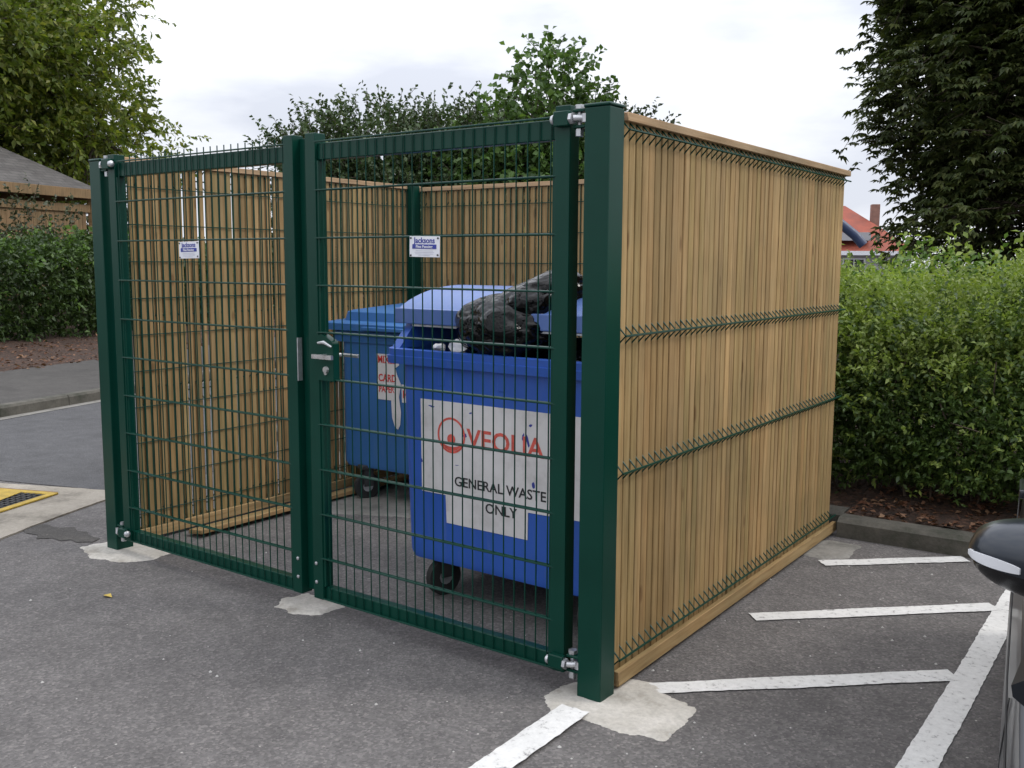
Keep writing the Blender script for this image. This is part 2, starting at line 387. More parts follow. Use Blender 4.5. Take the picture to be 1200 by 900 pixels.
# painted lines
def line(name, a, b, w, z, seed, jag=.0022, cut=0):
    a, b = Vector(a), Vector(b); d = (b - a).normalized(); n = Vector((-d.y, d.x)) * w / 2
    return S(grid_poly(name, [a - n, b - n + d * cut, b + n, a + n - d * cut * 0], z, M['paint'], jag, .022, seed))
line('bay_line', (1.083, -1.6), (1.083, 2.45), .104, .0045, 3)
line('bay_line', (.0, -2.6), (.005, -.145), .108, .0115, 4)
for i, (a, b) in enumerate([((.135, .165), (1.035, .955)), ((.168, 1.10), (1.031, 1.88)), ((.168, 2.075), (.775, 2.60))]):
    line('hatch_line', a, b, .096, .0055, 10 + i)
# concrete
def blob(name, pts, z, seed, mat='concrete', jag=.012):
    from mathutils import noise as mn
    P = [Vector(p) for p in pts]; n = len(P)
    x0, x1 = min(p.x for p in P) - .05, max(p.x for p in P) + .05; y0, y1 = min(p.y for p in P) - .05, max(p.y for p in P) + .05
    st = .011 if (x1 - x0) < .9 else .02
    def h(x, y):
        q = Vector((x, y)); ins = False; dm = 9
        for i in range(n):
            a, b = P[i], P[(i + 1) % n]; ab = b - a; t = max(0, min(1, (q - a).dot(ab) / ab.dot(ab))); dm = min(dm, (q - a - ab * t).length)
            if (a.y > y) != (b.y > y) and x < (b.x - a.x) * (y - a.y) / (b.y - a.y) + a.x: ins = not ins
        sd = dm if ins else -dm
        v = Vector((x, y, seed * 3.1))
        sd += .016 * mn.noise(v * 14) + .012 * mn.noise(v * 38) + .006 * mn.noise(v * 90)
        return max(-.02, min(z * 1.5, sd * .35)) + (.0014 * mn.noise(v * 30) + .0012 * mn.noise(Vector((x * 60, y * 16, seed)))) * (1 if sd > 0 else 0)
    return S(subd_plane(name, x0, x1, y0, y1, int((x1 - x0) / st), int((y1 - y0) / st), h, M[mat]))
blob('post_footing', [(-.16, -.10), (-.06, -.20), (.07, -.175), (.20, -.195), (.35, -.17), (.37, -.02), (.345, .11), (.22, .16), (.12, .22), (-.05, .18), (-.12, .06)], .0045, 1)
blob('post_footing', [(-3.25, -.02), (-3.05, -.10), (-2.80, -.05), (-2.72, .10), (-2.80, .28), (-3.0, .32), (-3.2, .24)], .0045, 2)
blob('gate_footing', [(-1.72, .05), (-1.66, -.04), (-1.53, -.06), (-1.42, .0), (-1.40, .14), (-1.50, .20), (-1.68, .17)], .0045, 3)
blob('corner_footing', [(-.1, 2.45), (.02, 2.18), (.15, 2.14), (.25, 2.26), (.25, 2.52), (.10, 2.55)], .006, 5, 'greypatch', .008)
blob('corner_footing', [(-2.95, 1.30), (-2.70, 1.28), (-2.25, 1.50), (-1.7, 1.72), (-1.6, 2.52), (-2.95, 2.52)], .006, 6, 'greypatch', .01)
A_ = Vector((math.cos(R(200)), math.sin(R(200)))); B_ = Vector((math.cos(R(292)), math.sin(R(292))))
Pc = Vector((-4.18, .88))
S(grid_poly('drain_surround', [Pc, Pc + A_ * 2.4, Pc + A_ * 2.4 + B_ * 1.9, Pc + B_ * 1.9], .010, M['pad'], .006, .06, 8, thick=.02))
for k, (px, py, sx, sy, sd) in enumerate([(-3.6, .05, .32, .10, 31)]):
    S(grid_poly('worn_patch', [(px + sx * math.cos(t) * (1 + .2 * math.sin(3 * t)), py + sy * math.sin(t)) for t in [i * .35 for i in range(18)]], .004, M['pavement'], .02, .05, sd))

# ------------------------------------------------------------------ drain with yellow frame
g = empty('drain_grate', (-4.47, .57, .011), R(200), 'yellow framed drain grating set in a worn concrete surround on the ground', 'drain')
LA, LB = 1.15, .95       # local x along A_, local y along ... A_ rotated +90 = B_ direction
m = MB(); w = .05
m.box(0, LA, 0, w, 0, .012, .003); m.box(0, LA, LB - w, LB, 0, .012, .003); m.box(0, w, w, LB - w, 0, .012, .003); m.box(LA - w, LA, w, LB - w, 0, .012, .003)
m.build('frame', M['yellow'], g)
m = MB()
for i in range(24): m.box(w + .008 + i * .044, w + .02 + i * .044, w + .001, LB - w - .001, .0, .008)
for i in range(18): m.box(w + .001, LA - w - .001, w + .02 + i * .048, w + .03 + i * .048, .0015, .0095)
m.build('grating', M['dark_steel'], g)
m = MB(); m.prism([(w + .20, w + .002), (LA - w - .002, w + .002), (LA - w - .002, LB - w - .002), (w + .06, LB - w - .002)], .0098, .0125)
m.build('cover_plate', M['yellow'], g)
m = MB(); m.box(.02, LA, -.018, -.001, 0, .010); m.build('rusty_edge', M['rust'], g)

# ------------------------------------------------------------------ posts
def gate_post(loc, rz, label, h=2.1, sgn=1):
    o = empty('gate_post', loc, rz, label, 'gate post', 'square gate posts')
    MB().box(-.05, .05, -.05, .05, 0, h - .012, .006, 2).build('post', M['green'], o)
    MB().box(-.053, .053, -.053, .053, h - .012, h, .004, 1).build('cap', M['green'], o)
    for z, up in ((2.055, 1), (.118, 0)):
        x1 = -.05 * sgn; x2 = -.10 * sgn
        for dz in (-.032, .022):
            MB().box(x1, x2, -.046, -.008, z + dz, z + dz + .010, .002).build('hinge_lug', M['green'], o)   # lugs holding the pin
        m = MB(); cx, cy = -.083 * sgn, -.027
        m.tube([(cx, cy, z - .052), (cx, cy, z + .046)], .009, 12)
        m.tube([(cx, cy, z + .033), (cx, cy, z + .047)], .017, 6); m.tube([(cx, cy, z - .058), (cx, cy, z - .034)], .015, 6)
        m.build('hinge_pin', M['galv'], o)
    return o
gate_post((0, 0, 0), GATE_RZ, 'tall green square gate post nearest the camera, at the corner of the timber slat panel', sgn=1)
gate_post((-3.065, .1, 0), GATE_RZ, 'green square gate post at the far left end of the two mesh gates', 2.09, sgn=-1)

# ------------------------------------------------------------------ gates
def gate(x_h, x_f, label, spikes, lock):
    """x_h hinge-side outer face, x_f free-side outer face, in the gate line's frame"""
    root = empty('mesh_gate', (x_h, .0, 0), GATE_RZ, label, 'gate', 'twin mesh gate leaves')
    root.location = Matrix.Rotation(GATE_RZ, 4, 'Z') @ Vector((x_h, 0, 0))
    s = 1 if x_f > x_h else -1; L = abs(x_f - x_h); T = .062
    def X(a): return s * a
    yf, yb = -.042, .020
    for a in (0, L - T):
        MB().box(X(a), X(a + T), yf, yb, .072, 2.104, .004, 2).build('stile', M['green'], root)
    for z0, z1 in ((1.992, 2.062), (.070, .130)):
        MB().box(X(T - .001), X(L - T + .001), -.026, .016, z0, z1, .003).build('rail', M['green'], root)
    m = MB()
    # flat strip that takes the mesh, then the wires
    for a in (T, L - T - .012): m.box(X(a), X(a + .012), -.036, -.0265, .135, 1.988)
    k = 0; a = T + .022
    ztop = 2.094 if spikes else 2.058
    while a < L - T - .012:
        m.tube([(X(a), -.0320, .075), (X(a), -.0320, ztop)], .0029, 6); a += .0505
    for i in range(11):
        z = .062 + .2005 * i
        if i == 0: z = .078
        for dy in (-.0385, -.0258) if 0 < i < 10 else (-.0385,):
            m.tube([(X(T - .014), dy, z), (X(L - T + .014), dy, z)], .0042, 6)
    m.build('mesh_infill', M['green'], root)
    # hinges: box bracket and eye bolt
    for z in (2.055, .118):
        h = MB().box(X(-.012), X(.052), -.071, -.0425, z - .024, z + .026, .003).build('hinge_bracket', M['green'], root)
        m = MB()
        m.tube([(X(.07), -.057, z), (X(.063), -.057, z), (X(.052), -.057, z)], [.006, .016, .018], 10); m.build('dome_nut', M['galv'], h); m = MB()
        m.tube([(X(-.012), -.057, z), (X(-.024), -.057, z)], .020, 6)
        m.tube([(X(-.024), -.057, z), (X(-.038), -.050, z), (X(-.05), -.04, z)], .011, 10)
        q = [(X(-.062), -.030, z - .014), (X(-.062), -.030, z + .014)]
        m.tube(q, .021, 14)
        m.build('eye_bolt', M['galv'], h)
    for z in (.15, .235):
        MB().tube([(X(L - .022), yf + .001, z), (X(L - .022), yf - .004, z), (X(L - .022), yf - .006, z)], [.008, .008, .004], 10).build('bolt_head', M['galv'], root)
    if lock:
        c0 = L - T - .098
        lc = MB().loft([[(X(c0), y, 1.06), (X(L - T), y, 1.06), (X(L - T), y, 1.255), (X(L - T - .03), y, 1.258), (X(c0 + .01), y, 1.232), (X(c0), y, 1.215)] for y in (-.050, -.014)]).build('lock_case', M['green'], root)
        m = MB(); hx = L - T - .055
        m.tube([(X(hx), -.050, 1.166), (X(hx), -.082, 1.166)], .010, 10)
        m.loft([[(X(hx + dx), -.086 + dy, 1.166 + dz) for dy, dz in ((-.007, -.009), (.006, -.009), (.006, .009), (-.007, .009))] for dx, in ((-.075,), (.045,))])
        m.build('handle', M['steel'], lc)
        m = MB(); m.tube([(X(hx + .0), .0, 1.166), (X(hx), .03, 1.166)], .009, 8); m.tube([(X(hx + .02), .036, 1.166), (X(hx - .11), .036, 1.166)], .008, 8); m.build('inner_handle', M['steel'], lc)
        m = MB(); m.tube([(X(hx + .0), -.050, 1.108), (X(hx), -.060, 1.108)], [.016, .013], 12); m.tube([(X(hx), -.050, 1.094), (X(hx), -.057, 1.094)], .009, 8); m.build('lock_cylinder', M['steel'], lc)
        m = MB(); m.tube([(X(hx + .05), -.0505, 1.22), (X(hx + .01), -.053, 1.225), (X(hx - .035), -.0505, 1.207)], [.005, .008, .004], 8); m.build('cover_flap', M['galv'], lc)
    else:
        m = MB(); m.box(X(L + .0002), X(L + .005), -.041, -.016, 1.045, 1.235)
        m.build('strike_plate', M['galv'], root)
        MB().box(X(L + .0005), X(L + .066), -.004, .016, .09, 2.09, .002).build('closing_strip', M['green'], root)
    return root
gate(-.113, -1.457, 'right hand green mesh gate with lock case and handle, nearest the camera', False, True)
gate(-2.957, -1.535, 'left hand green mesh gate with a row of wire tips along its top rail', True, False)

# small signs wired to the mesh
def sign(loc, label, tilt):
    o = empty('maker_sign', loc, GATE_RZ, label, 'sign', 'small enamel signs on the gates')
    o.rotation_euler = (0, tilt, GATE_RZ)
    MB().box(-.078, .078, -.0015, .0015, -.04, .04, .001).build('plate', M['white'], o)
    t = text('lettering', 'Jacksons', .031, M['blue_ink'], o, (0, -.0016, .014), bold=.0007, width=1.02, align='CENTER')
    b = MB().box(-.062, .062, -.0030, -.0016, -.008, .009).build('blue_band', M['blue_ink'], o)
    text('lettering', 'Fine Fencing', .015, M['white'], b, (0, -.0031, -.0045), bold=.0003, width=1.15, align='CENTER')
    m = MB()
    for z, w in ((-.0165, .045), (-.0225, .05), (-.0285, .047), (-.0335, .03)): m.box(-w, w, -.0023, -.0016, z, z + .0018)
    m.build('small_print', M['grey_ink'], o)
    for x, z in ((-.07, -.034), (.07, .033), (.069, -.031), (-.07, .033)): MB().tube([(x, -.0016, z), (x, -.004, z)], .004, 8).build('fixing', M['car_trim'], o)
    return o
Gm = Matrix.Rotation(GATE_RZ, 4, 'Z')
sign(Gm @ Vector((-.778, -.046, 1.626)), 'white enamel sign with blue lettering on the right hand gate above the blue bin', R(1))
sign(Gm @ Vector((-2.285, -.046, 1.618)), 'white enamel sign with blue lettering on the left hand gate in front of timber slats', R(-1))

# ------------------------------------------------------------------ slatted fence panels
def panel(name, loc, rz, L, label, hcap=2.08, gaps=.3, seed=1, gmax=.012):
    """local x along the panel, local -y = outside; slats between the wires"""
    rnd = random.Random(seed)
    o = empty(name, loc, rz, label, 'fence panel', 'timber slat panels of the bin store')
    m = MB(); x = .004
    pitch = .0505; n = int(L / pitch)
    for i in range(n):
        w = pitch - .0065 - (rnd.uniform(.004, gmax) if rnd.random() < gaps else rnd.uniform(0, .003))
        x0 = i * pitch + rnd.uniform(0, .003); th = rnd.uniform(.0, .0035); zt = hcap - .012 - rnd.uniform(0, .003)
        m.box(x0, x0 + w, -.011 - th, .010 - th, .04 + rnd.uniform(-.004, .004), zt, .0022,
              mat=Matrix.Translation((x0 + w / 2, 0, 0)) @ Matrix.Rotation(rnd.uniform(-.035, .035), 4, 'Z') @ Matrix.Rotation(rnd.uniform(-.0012, .0012), 4, 'Y') @ Matrix.Translation((-x0 - w / 2, 0, 0)))
    m.build('slats', M['wood'], o, smooth=None)
    MB().box(-.004, L + .004, -.034, .026, hcap - .030, hcap, .0025).build('top_cap', M['wood_capx'], o)
    MB().box(-.006, L + .004, -.040, -.016, .018, .074, .0025).build('bottom_board', M['wood_boardx'], o)
    MB().box(-.006, L + .004, .018, .038, .018, .074, .0025).build('bottom_board', M['wood_boardx'], o)
    m = MB()
    for zf in (.122, .818, 1.312, 2.022):     # V folds standing out of the outer face
        for i in range(n):
            xx = i * pitch - .002
            m.tube([(xx, .010, zf - .052), (xx, -.040, zf), (xx, .010, zf + .052)], .0036, 5)
        m.tube([(-.01, -.044, zf), (L - .03, -.044, zf)], .0044, 6)
    for i in range(10):
        z = .16 + .2 * i
        m.tube([(-.01, .0175, z), (L + .005, .0175, z)], .0028, 5)
    for i in range(n + 1):
        xx = i * pitch - .002; m.tube([(xx, .017, .05), (xx, .017, hcap - .04)], .0032, 5)
    m.build('wire_mesh', M['green'], o, smooth=None)
    return o
# right panel: runs from the near post along +Y; outside faces +X
panel('slat_panel', (.012, .085, 0), R(90), 2.61, 'new timber slat panel facing the hatched bay, held by green wire folds', 2.082, seed=3, gaps=.08, gmax=.007)
# left panel: outside faces -X
panel('slat_panel', (-3.085, 2.66, 0), R(-90), 2.46, 'timber slat panel on the road side of the store, slits of light near its top', 2.115, seed=5, gaps=.55, gmax=.021)
# back panel: outside faces +Y
panel('slat_panel', (-.03, 2.60, 0), R(180), 3.025, 'timber slat panel closing the back of the store in front of the trees', 2.10, seed=9, gaps=.2)
for (x, y, zt_, lab) in ((-3.032, 2.545, 2.122, 'slim green corner post between the back and road side timber panels'), (-.055, 2.53, 2.045, 'slim green corner post inside the back of the right hand timber panel')):
    o = empty('corner_post', (x, y, 0), 0, lab, 'fence post', 'slim green corner posts')
    MB().box(-.033, .033, -.033, .033, 0, zt_ - .012, .004).build('post', M['green'], o); MB().box(-.035, .035, -.035, .035, zt_ - .012, zt_, .003).build('cap', M['green'], o)
# loose plank on the floor
o = empty('loose_plank', (-2.905, .47, .01), R(0), 'loose timber plank lying on the floor along the foot of the road side panel', 'plank')
MB().box(-.055, .065, 0, 1.9, 0, .026, .003, mat=Matrix.Rotation(R(-7), 4, 'Y') @ Matrix.Translation((0, 0, .008))).build('board', M['wood_board'], o)

# ------------------------------------------------------------------ wheelie bins
def rrect(hx, y0, y1, r, z, n=5):
    pts = []
    for cx, cy, a0 in ((hx - r, y0 + r, -90), (hx - r, y1 - r, 0), (-hx + r, y1 - r, 90), (-hx + r, y0 + r, 180)):
        for i in range(n + 1):
            a = R(a0 + 90 * i / n); pts.append((cx + r * math.cos(a), cy + r * math.sin(a), z))
    return pts
def castors(root, xs, ys, rot):
    for x in xs:
        for y in ys:
            w = MB(); a = rnd0.uniform(-.5, .5)
            fork = MB(); ca, sa = math.cos(a), math.sin(a)
            mt = Matrix.Translation((x, y, 0)) @ Matrix.Rotation(a, 4, 'Z')
            fork.box(-.05, .05, -.05, .05, .205, .235, .004, mat=mt)
            for sx in (-.034, .028): fork.box(sx, sx + .006, -.03, .035, .09, .21, mat=mt)
            f = fork.build('castor', M['dark_steel'], root)
            q = [(mt @ Vector((sx, 0, .088))) for sx in (-.022, -.017, .017, .022)]
            w.tube(q, [.077, .088, .088, .077], 20); w.build('tyre', M['rubber'], f)
            h = MB(); h.tube([mt @ Vector((sx, 0, .088)) for sx in (-.024, .024)], .035, 12); h.build('hub', M['galv'], f)
rnd0 = random.Random(4)
def bin_body(root, mat, hl, yf, yb, zb, zr, th, bot_in, lip):
    m = MB(); r = .07
    rings = [rrect(hl - bot_in, yf + .05, yb - .08, r, zb), rrect(hl - bot_in + .012, yf + .042, yb - .07, r, zb + .03)]
    rings.append(rrect(hl - .075, yf + .012 + lip, yb - .02 - lip, r, zr - .075))
    rings += [rrect(hl, yf, yb, r, zr - .072), rrect(hl + .004, yf - .004, yb + .004, r, zr - .036), rrect(hl - .004, yf + .004, yb - .004, r, zr - .034),
              rrect(hl - .002, yf + .002, yb - .002, r, zr - .004), rrect(hl - .01, yf + .01, yb - .01, r, zr),
              rrect(hl - .075, yf + .06, yb - .06, r * .7, zr - .004), rrect(hl - .08, yf + .065, yb - .065, r * .7, zr - .05),
              rrect(hl - .16, yf + .12, yb - .14, r * .6, zb + .08)]
    m.loft(rings)
    return m.build('bin_body', mat, root, smooth=35)
# bin 1, open, roll lid
B1 = empty('wheeled_bin', (-.715, .90, 0), R(-2.5), 'bright blue four wheeled bin overflowing with black bags, large white label on its front', 'bin', 'large wheeled waste bins')
hl, yf, yb, zr, zb = .685, -.50, .50, 1.172, .185
body1 = bin_body(B1, M['bin_blue'], hl, yf, yb, zb, zr, .03, .115, .018)
def arc_pts(a0, a1, n, off=0.0):
    P = []
    for i in range(n + 1):
        t = a0 + (a1 - a0) * i / n
        P.append((.06 - (.52 + off) * math.cos(t), 1.185 + (.225 + off) * math.sin(t)))
    return P
for sx in (-1, 1):
    poly = [(-.47, 1.168), (-.36, 1.285)] + [p for p in arc_pts(R(52), R(172), 14, -.012)] + [(.46, 1.168)]
    x0, x1 = sx * (hl - .085), sx * (hl - .035)
    MB().prism(poly, x0, x1, 'X').build('end_wall', M['bin_blue'], B1, smooth=35)
m = MB(); inner = arc_pts(R(36), R(165), 22, .008); outer = arc_pts(R(36), R(165), 22, .042)
prof = inner + outer[::-1]
m.loft([[(x, y, z) for y, z in prof] for x in (-hl + .0, -hl + .012, hl - .012, hl)])
lid1 = m.build('lid', M['bin_lid'], B1, smooth=30)
m = MB(); (y0, z0) = arc_pts(R(36), R(165), 22, .025)[0]
m.box(-hl - .004, hl + .004, y0 - .030, y0 + .004, z0 - .052, z0 + .020, .006, 2).build('lid_lip', M['bin_lid'], lid1)
MB().box(-hl + .10, hl - .06, y0 - .020, y0 + .012, z0 - .064, z0 - .0525, .002).build('lid_seal', M['galv'], lid1)
for sx in (-1, 1):
    m = MB(); m.tube([(sx * (hl - .02), 0.06, 1.09), (sx * (hl + .03), .06, 1.09)], [.03, .026], 12); m.build('lift_pin', M['galv'], B1)
castors(B1, (-.42, .42), (-.37, .36), 0)
for x in (-.34, 0, .34): MB().box(x - .02, x + .02, yf + .028, yf + .055, zr - .16, zr - .078, .004).build('rim_gusset', M['bin_blue'], body1)
# front label (follows the face's slight lean)
zA, yA, zB, yB = zb + .03, yf + .042, zr - .075, yf + .03
def yface(z): return yA + (yB - yA) * (z - zA) / (zB - zA)
LN = math.atan2(yB - yA, zB - zA)
lab = MB()
def wl(p): return (p[0], yface(p[1]) - .003, p[1])
poly = [(-.468, .945), (.468, .945), (.468, .512), (.145, .505), (.142, .383), (-.318, .383), (-.322, .512), (-.468, .512)]
lab.bm.faces.new([lab.bm.verts.new(wl(p)) for p in poly]); lab.bm.faces.ensure_lookup_table()
r_ = bmesh.ops.extrude_face_region(lab.bm, geom=lab.bm.faces[:]); bmesh.ops.translate(lab.bm, verts=[v for v in r_['geom'] if isinstance(v, bmesh.types.BMVert)], vec=(0, .002, 0))
lab = lab.build('label', M['sticker'], body1, smooth=None)
RX = R(90) - LN
def lt(body, size, mat, x, z, bold=0, width=1, align='LEFT', nm='lettering'):
    return text(nm, body, size, mat, lab, (x, yface(z) - .0042, z), (RX, 0, 0), bold, width, .0004, align)
lt('VEOLIA', .118, M['red_ink'], -.19, .752, .0020, 1.06)
lt('GENERAL WASTE', .062, M['black_ink'], -.268, .565, .0008, 1.05)
lt('ONLY', .062, M['black_ink'], -.09, .468, .0008, 1.05)
m = MB(); cx, cz, ro = -.283, .793, .082      # ring with dot and filled crescent
N = 40; ring = []
for i in range(N):
    t = 2 * math.pi * i / N; ri = ro - .010
    for rr in (ro, ri):
        x, z = cx + rr * math.cos(t), cz + rr * math.sin(t); ring.append(m.bm.verts.new((x, yface(z) - .0044, z)))
for i in range(N): j = (i + 1) % N; m.bm.faces.new((ring[2 * i], ring[2 * j], ring[2 * j + 1], ring[2 * i + 1]))
m.bm.faces.new([m.bm.verts.new((cx + .024 * math.cos(t), yface(cz - .018) - .0047, cz - .018 + .024 * math.sin(t))) for t in [i * 2 * math.pi / 20 for i in range(20)]])
cres = [(cx + (ro - .011) * math.cos(t), cz + (ro - .011) * math.sin(t)) for t in [R(205 + 130 * i / 16) for i in range(17)]] + [(cx + .062 * math.cos(t), cz - .022 + .03 * math.sin(t)) for t in [R(335 - 130 * i / 16) for i in range(17)]]
m.bm.faces.new([m.bm.verts.new((x, yface(z) - .0046, z)) for x, z in cres])
m.build('emblem', M['red_ink'], lab, smooth=None)
rs = random.Random(3)      # scuffs that show the blue through, and a faint box line
for (x, z, w, h, a) in ((-.40, .915, .05, .010, -.1), (-.17, .905, .02, .008, .3), (.12, .83, .012, .045, -.15), (.145, .815, .014, .06, .25), (.16, .885, .02, .016, .5), (.175, .63, .018, .03, 0), (-.465, .655, .012, .02, 0), (-.25, .66, .03, .004, .1), (-.205, .80, .03, .022, .3)):
    q = []; m = MB()
    for i in range(9):
        t = i * 2 * math.pi / 9; k = rs.uniform(.6, 1.1); u, v = w * .5 * k * math.cos(t), h * .5 * k * math.sin(t)
        u, v = u * math.cos(a) - v * math.sin(a), u * math.sin(a) + v * math.cos(a); q.append((x + u, z + v))
    m.bm.faces.new([m.bm.verts.new((px, yface(pz) - .0040, pz)) for px, pz in q]); m.build('scuff', M['blue_ink'], lab, smooth=None)

# bin 2, flat two step lid
B2 = empty('wheeled_bin', (-2.352, 2.085, 0), R(0), 'dusty mid blue wheeled bin with a closed flat lid in the back corner', 'bin', 'large wheeled waste bins')
hl2 = .64
body2 = bin_body(B2, M['bin_blue2'], hl2, -.44, .44, .22, 1.12, .03, .06, .0)
m = MB()
def tilt(p): return (p[0], p[1], p[2] + (p[1] + .47) * .055)
rr_ = [rrect(hl2 + .03, -.475, .455, .05, z) for z in (1.125, 1.168)] + [rrect(hl2 + .02, -.465, .445, .05, 1.175), rrect(hl2 - .05, -.375, .40, .05, 1.178), rrect(hl2 - .06, -.362, .39, .05, 1.232), rrect(hl2 - .08, -.34, .37, .05, 1.240)]
m.loft([[tilt(p) for p in r] for r in rr_]); lid2 = m.build('lid', M['bin_blue2'], B2, smooth=35)
m = MB()
m.tube([(-.5, .47, 1.19), (.5, .47, 1.19)], .014, 10); m.build('hinge_rod', M['galv'], lid2)
m = MB(); m.box(-.3, .3, -.505, -.474, 1.132, 1.155, .005, 2); m.build('lid_grip', M['bin_blue2'], lid2)
castors(B2, (-.40, .40), (-.36, .30), 0)
def y2(z): return -.398 + .0 + (-.428 + .398) * (z - .25) / .795
def sticker2(name, poly, dy=.004):
    m = MB(); m.bm.faces.new([m.bm.verts.new((x, y2(z) - dy, z)) for x, z in poly]); return m.build(name, M['sticker'], body2, smooth=None)
LX = -2.59 + 2.352
s2 = sticker2('label', [(LX, .985), (LX + .19, .985), (LX + .19, .92), (LX + .16, .90), (LX + .17, .86), (LX + .20, .80), (LX + .175, .69), (LX, .69)])
L2 = -math.atan2(-.03, .795)
for body, sz, z in (('MIXED', .066, .928), ('CARD', .066, .81), ('PAPER', .056, .74)):
    text('lettering', body, sz, M['red_ink2'], s2, (LX + .012, y2(z) - .0055, z), (R(90) + L2, 0, 0), .001, .85)
sticker2('torn_sticker', [(LX + .115, .70), (LX + .135, .80), (LX + .155, .83), (LX + .18, .74), (LX + .195, .62), (LX + .185, .54), (LX + .165, .505), (LX + .14, .52), (LX + .118, .58)], .0062)
s3 = sticker2('small_label', [(LX + .205, .80), (LX + .33, .80), (LX + .33, .685), (LX + .205, .685)], .005)
text('lettering', 'NO', .07, M['red_ink2'], s3, (LX + .213, y2(.715) - .006, .715), (R(90) + L2, 0, 0), .001, .8)

# rubbish in the open bin
def noise3(seed):
    rs = random.Random(seed); W_ = [(Vector((rs.gauss(0, 1), rs.gauss(0, 1), rs.gauss(0, 1))), rs.uniform(0, 6.28), rs.choice((1, 2, 2.5, 4, 6))) for _ in range(26)]
    def f(v): return sum(math.sin(w.dot(v) * k * 1.3 + p) / k for w, p, k in W_) / 9
    return f
def bag(loc, dims, rot, label, seed, peak=None):
    m = MB(); bmesh.ops.create_icosphere(m.bm, subdivisions=5, radius=1); f = noise3(seed); f2 = noise3(seed + 50)
    for v in m.bm.verts:
        n = v.co.normalized()
        c1 = math.sin(n.x * 3.2 + f(n * 1.1) * 3.5 + n.z * 1.5); c2 = math.sin(n.z * 4.1 + f2(n * 1.2) * 3.5 - n.x * 2.0); c3 = math.sin((n.x + n.y) * 8 + f2(n) * 6)
        r = 1 + .17 * f(n * .8) - .085 * math.exp(-(c1 / .16) ** 2) - .07 * math.exp(-(c2 / .14) ** 2) + .018 * c3
        if peak:
            d = max(0, n.dot(Vector(peak).normalized())); r += .30 * d ** 8
        v.co = Vector((n.x * dims[0], n.y * dims[1], n.z * dims[2])) * r
    o = m.build('rubbish_bag', M['bag'], None, smooth=None)
    for p in o.data.polygons: p.use_smooth = True
    o.location = loc; o.rotation_euler = rot
    return tag(o, label, 'rubbish bag', 'black rubbish bags')
bag((-.80, .585, 1.262), (.27, .20, .16), (0, .12, -.1), 'full black rubbish bag bulging out of the front opening of the bright blue bin', 2)
bag((-.71, .67, 1.365), (.24, .20, .115), (0, -.30, .15), 'black rubbish bag heaped highest, lying over the half open lid', 8, (.6, 0, .8))
bag((-.42, .72, 1.12), (.28, .22, .13), (0, 0, .3), 'black rubbish bag low in the right half of the open bright blue bin', 15)
def scrap(loc, sz, label, seed, mat='paper'):
    m = MB(); bmesh.ops.create_icosphere(m.bm, subdivisions=2, radius=1); f = noise3(seed); rs_ = random.Random(seed)
    for v in m.bm.verts: v.co = Vector((v.co.x * sz[0], v.co.y * sz[1], v.co.z * sz[2])) * (1 + .5 * f(v.co * 1.5) + rs_.uniform(-.35, .25))
    o = m.build('crumpled_wrapper', M[mat], None, smooth=None); o.location = loc
    return tag(o, label, 'litter', 'white scraps in the bin')
scrap((-1.03, .52, 1.185), (.055, .03, .035), 'larger white crumpled wrapper in the open bin beside the black bag', 3)
scrap((-1.15, .52, 1.178), (.03, .02, .018), 'small white wrapper scrap near the left end of the open bin', 4)
scrap((-.57, .50, 1.315), (.014, .012, .034), 'white scrap caught high between the black bags', 5)
m = MB(); m.box(-.50, .50, -.36, .36, .9, 1.09); m.build('bin_fill', M['bag'], B1)

# ------------------------------------------------------------------ litter on the ground
o = raw('fallen_leaf', [(-.03, 0, .004), (0, -.016, .012), (.035, .002, .006), (.002, .018, .014)], [(0, 1, 2, 3)], M['straw']); o.location = (-2.40, -.41, 0); tag(o, 'single yellow fallen leaf on the asphalt in front of the gates', 'leaf')
rs = random.Random(21)
v_, f_ = [], []
for i in range(170):
    x = rs.choice((rs.gauss(.3, .35), rs.uniform(-1.8, 1.0), rs.uniform(-3, 1))); y = rs.uniform(-1.6, 2.4)
    if x > 1.0: continue
    s = rs.choice((.003, .004, .004, .005, .007)); b = len(v_)
    for k in range(6): v_.append((x + s * math.cos(k * 1.047) * rs.uniform(.7, 1.2), y + s * math.sin(k * 1.047) * rs.uniform(.7, 1.2), .001))
    v_.append((x, y, s * 1.1))
    for k in range(6): f_.append((b + k, b + (k + 1) % 6, b + 6))
tag(raw('loose_grit', v_, f_, M['chalk']), 'scattered loose grit and stone chips on the car park asphalt', 'grit', kind='stuff')

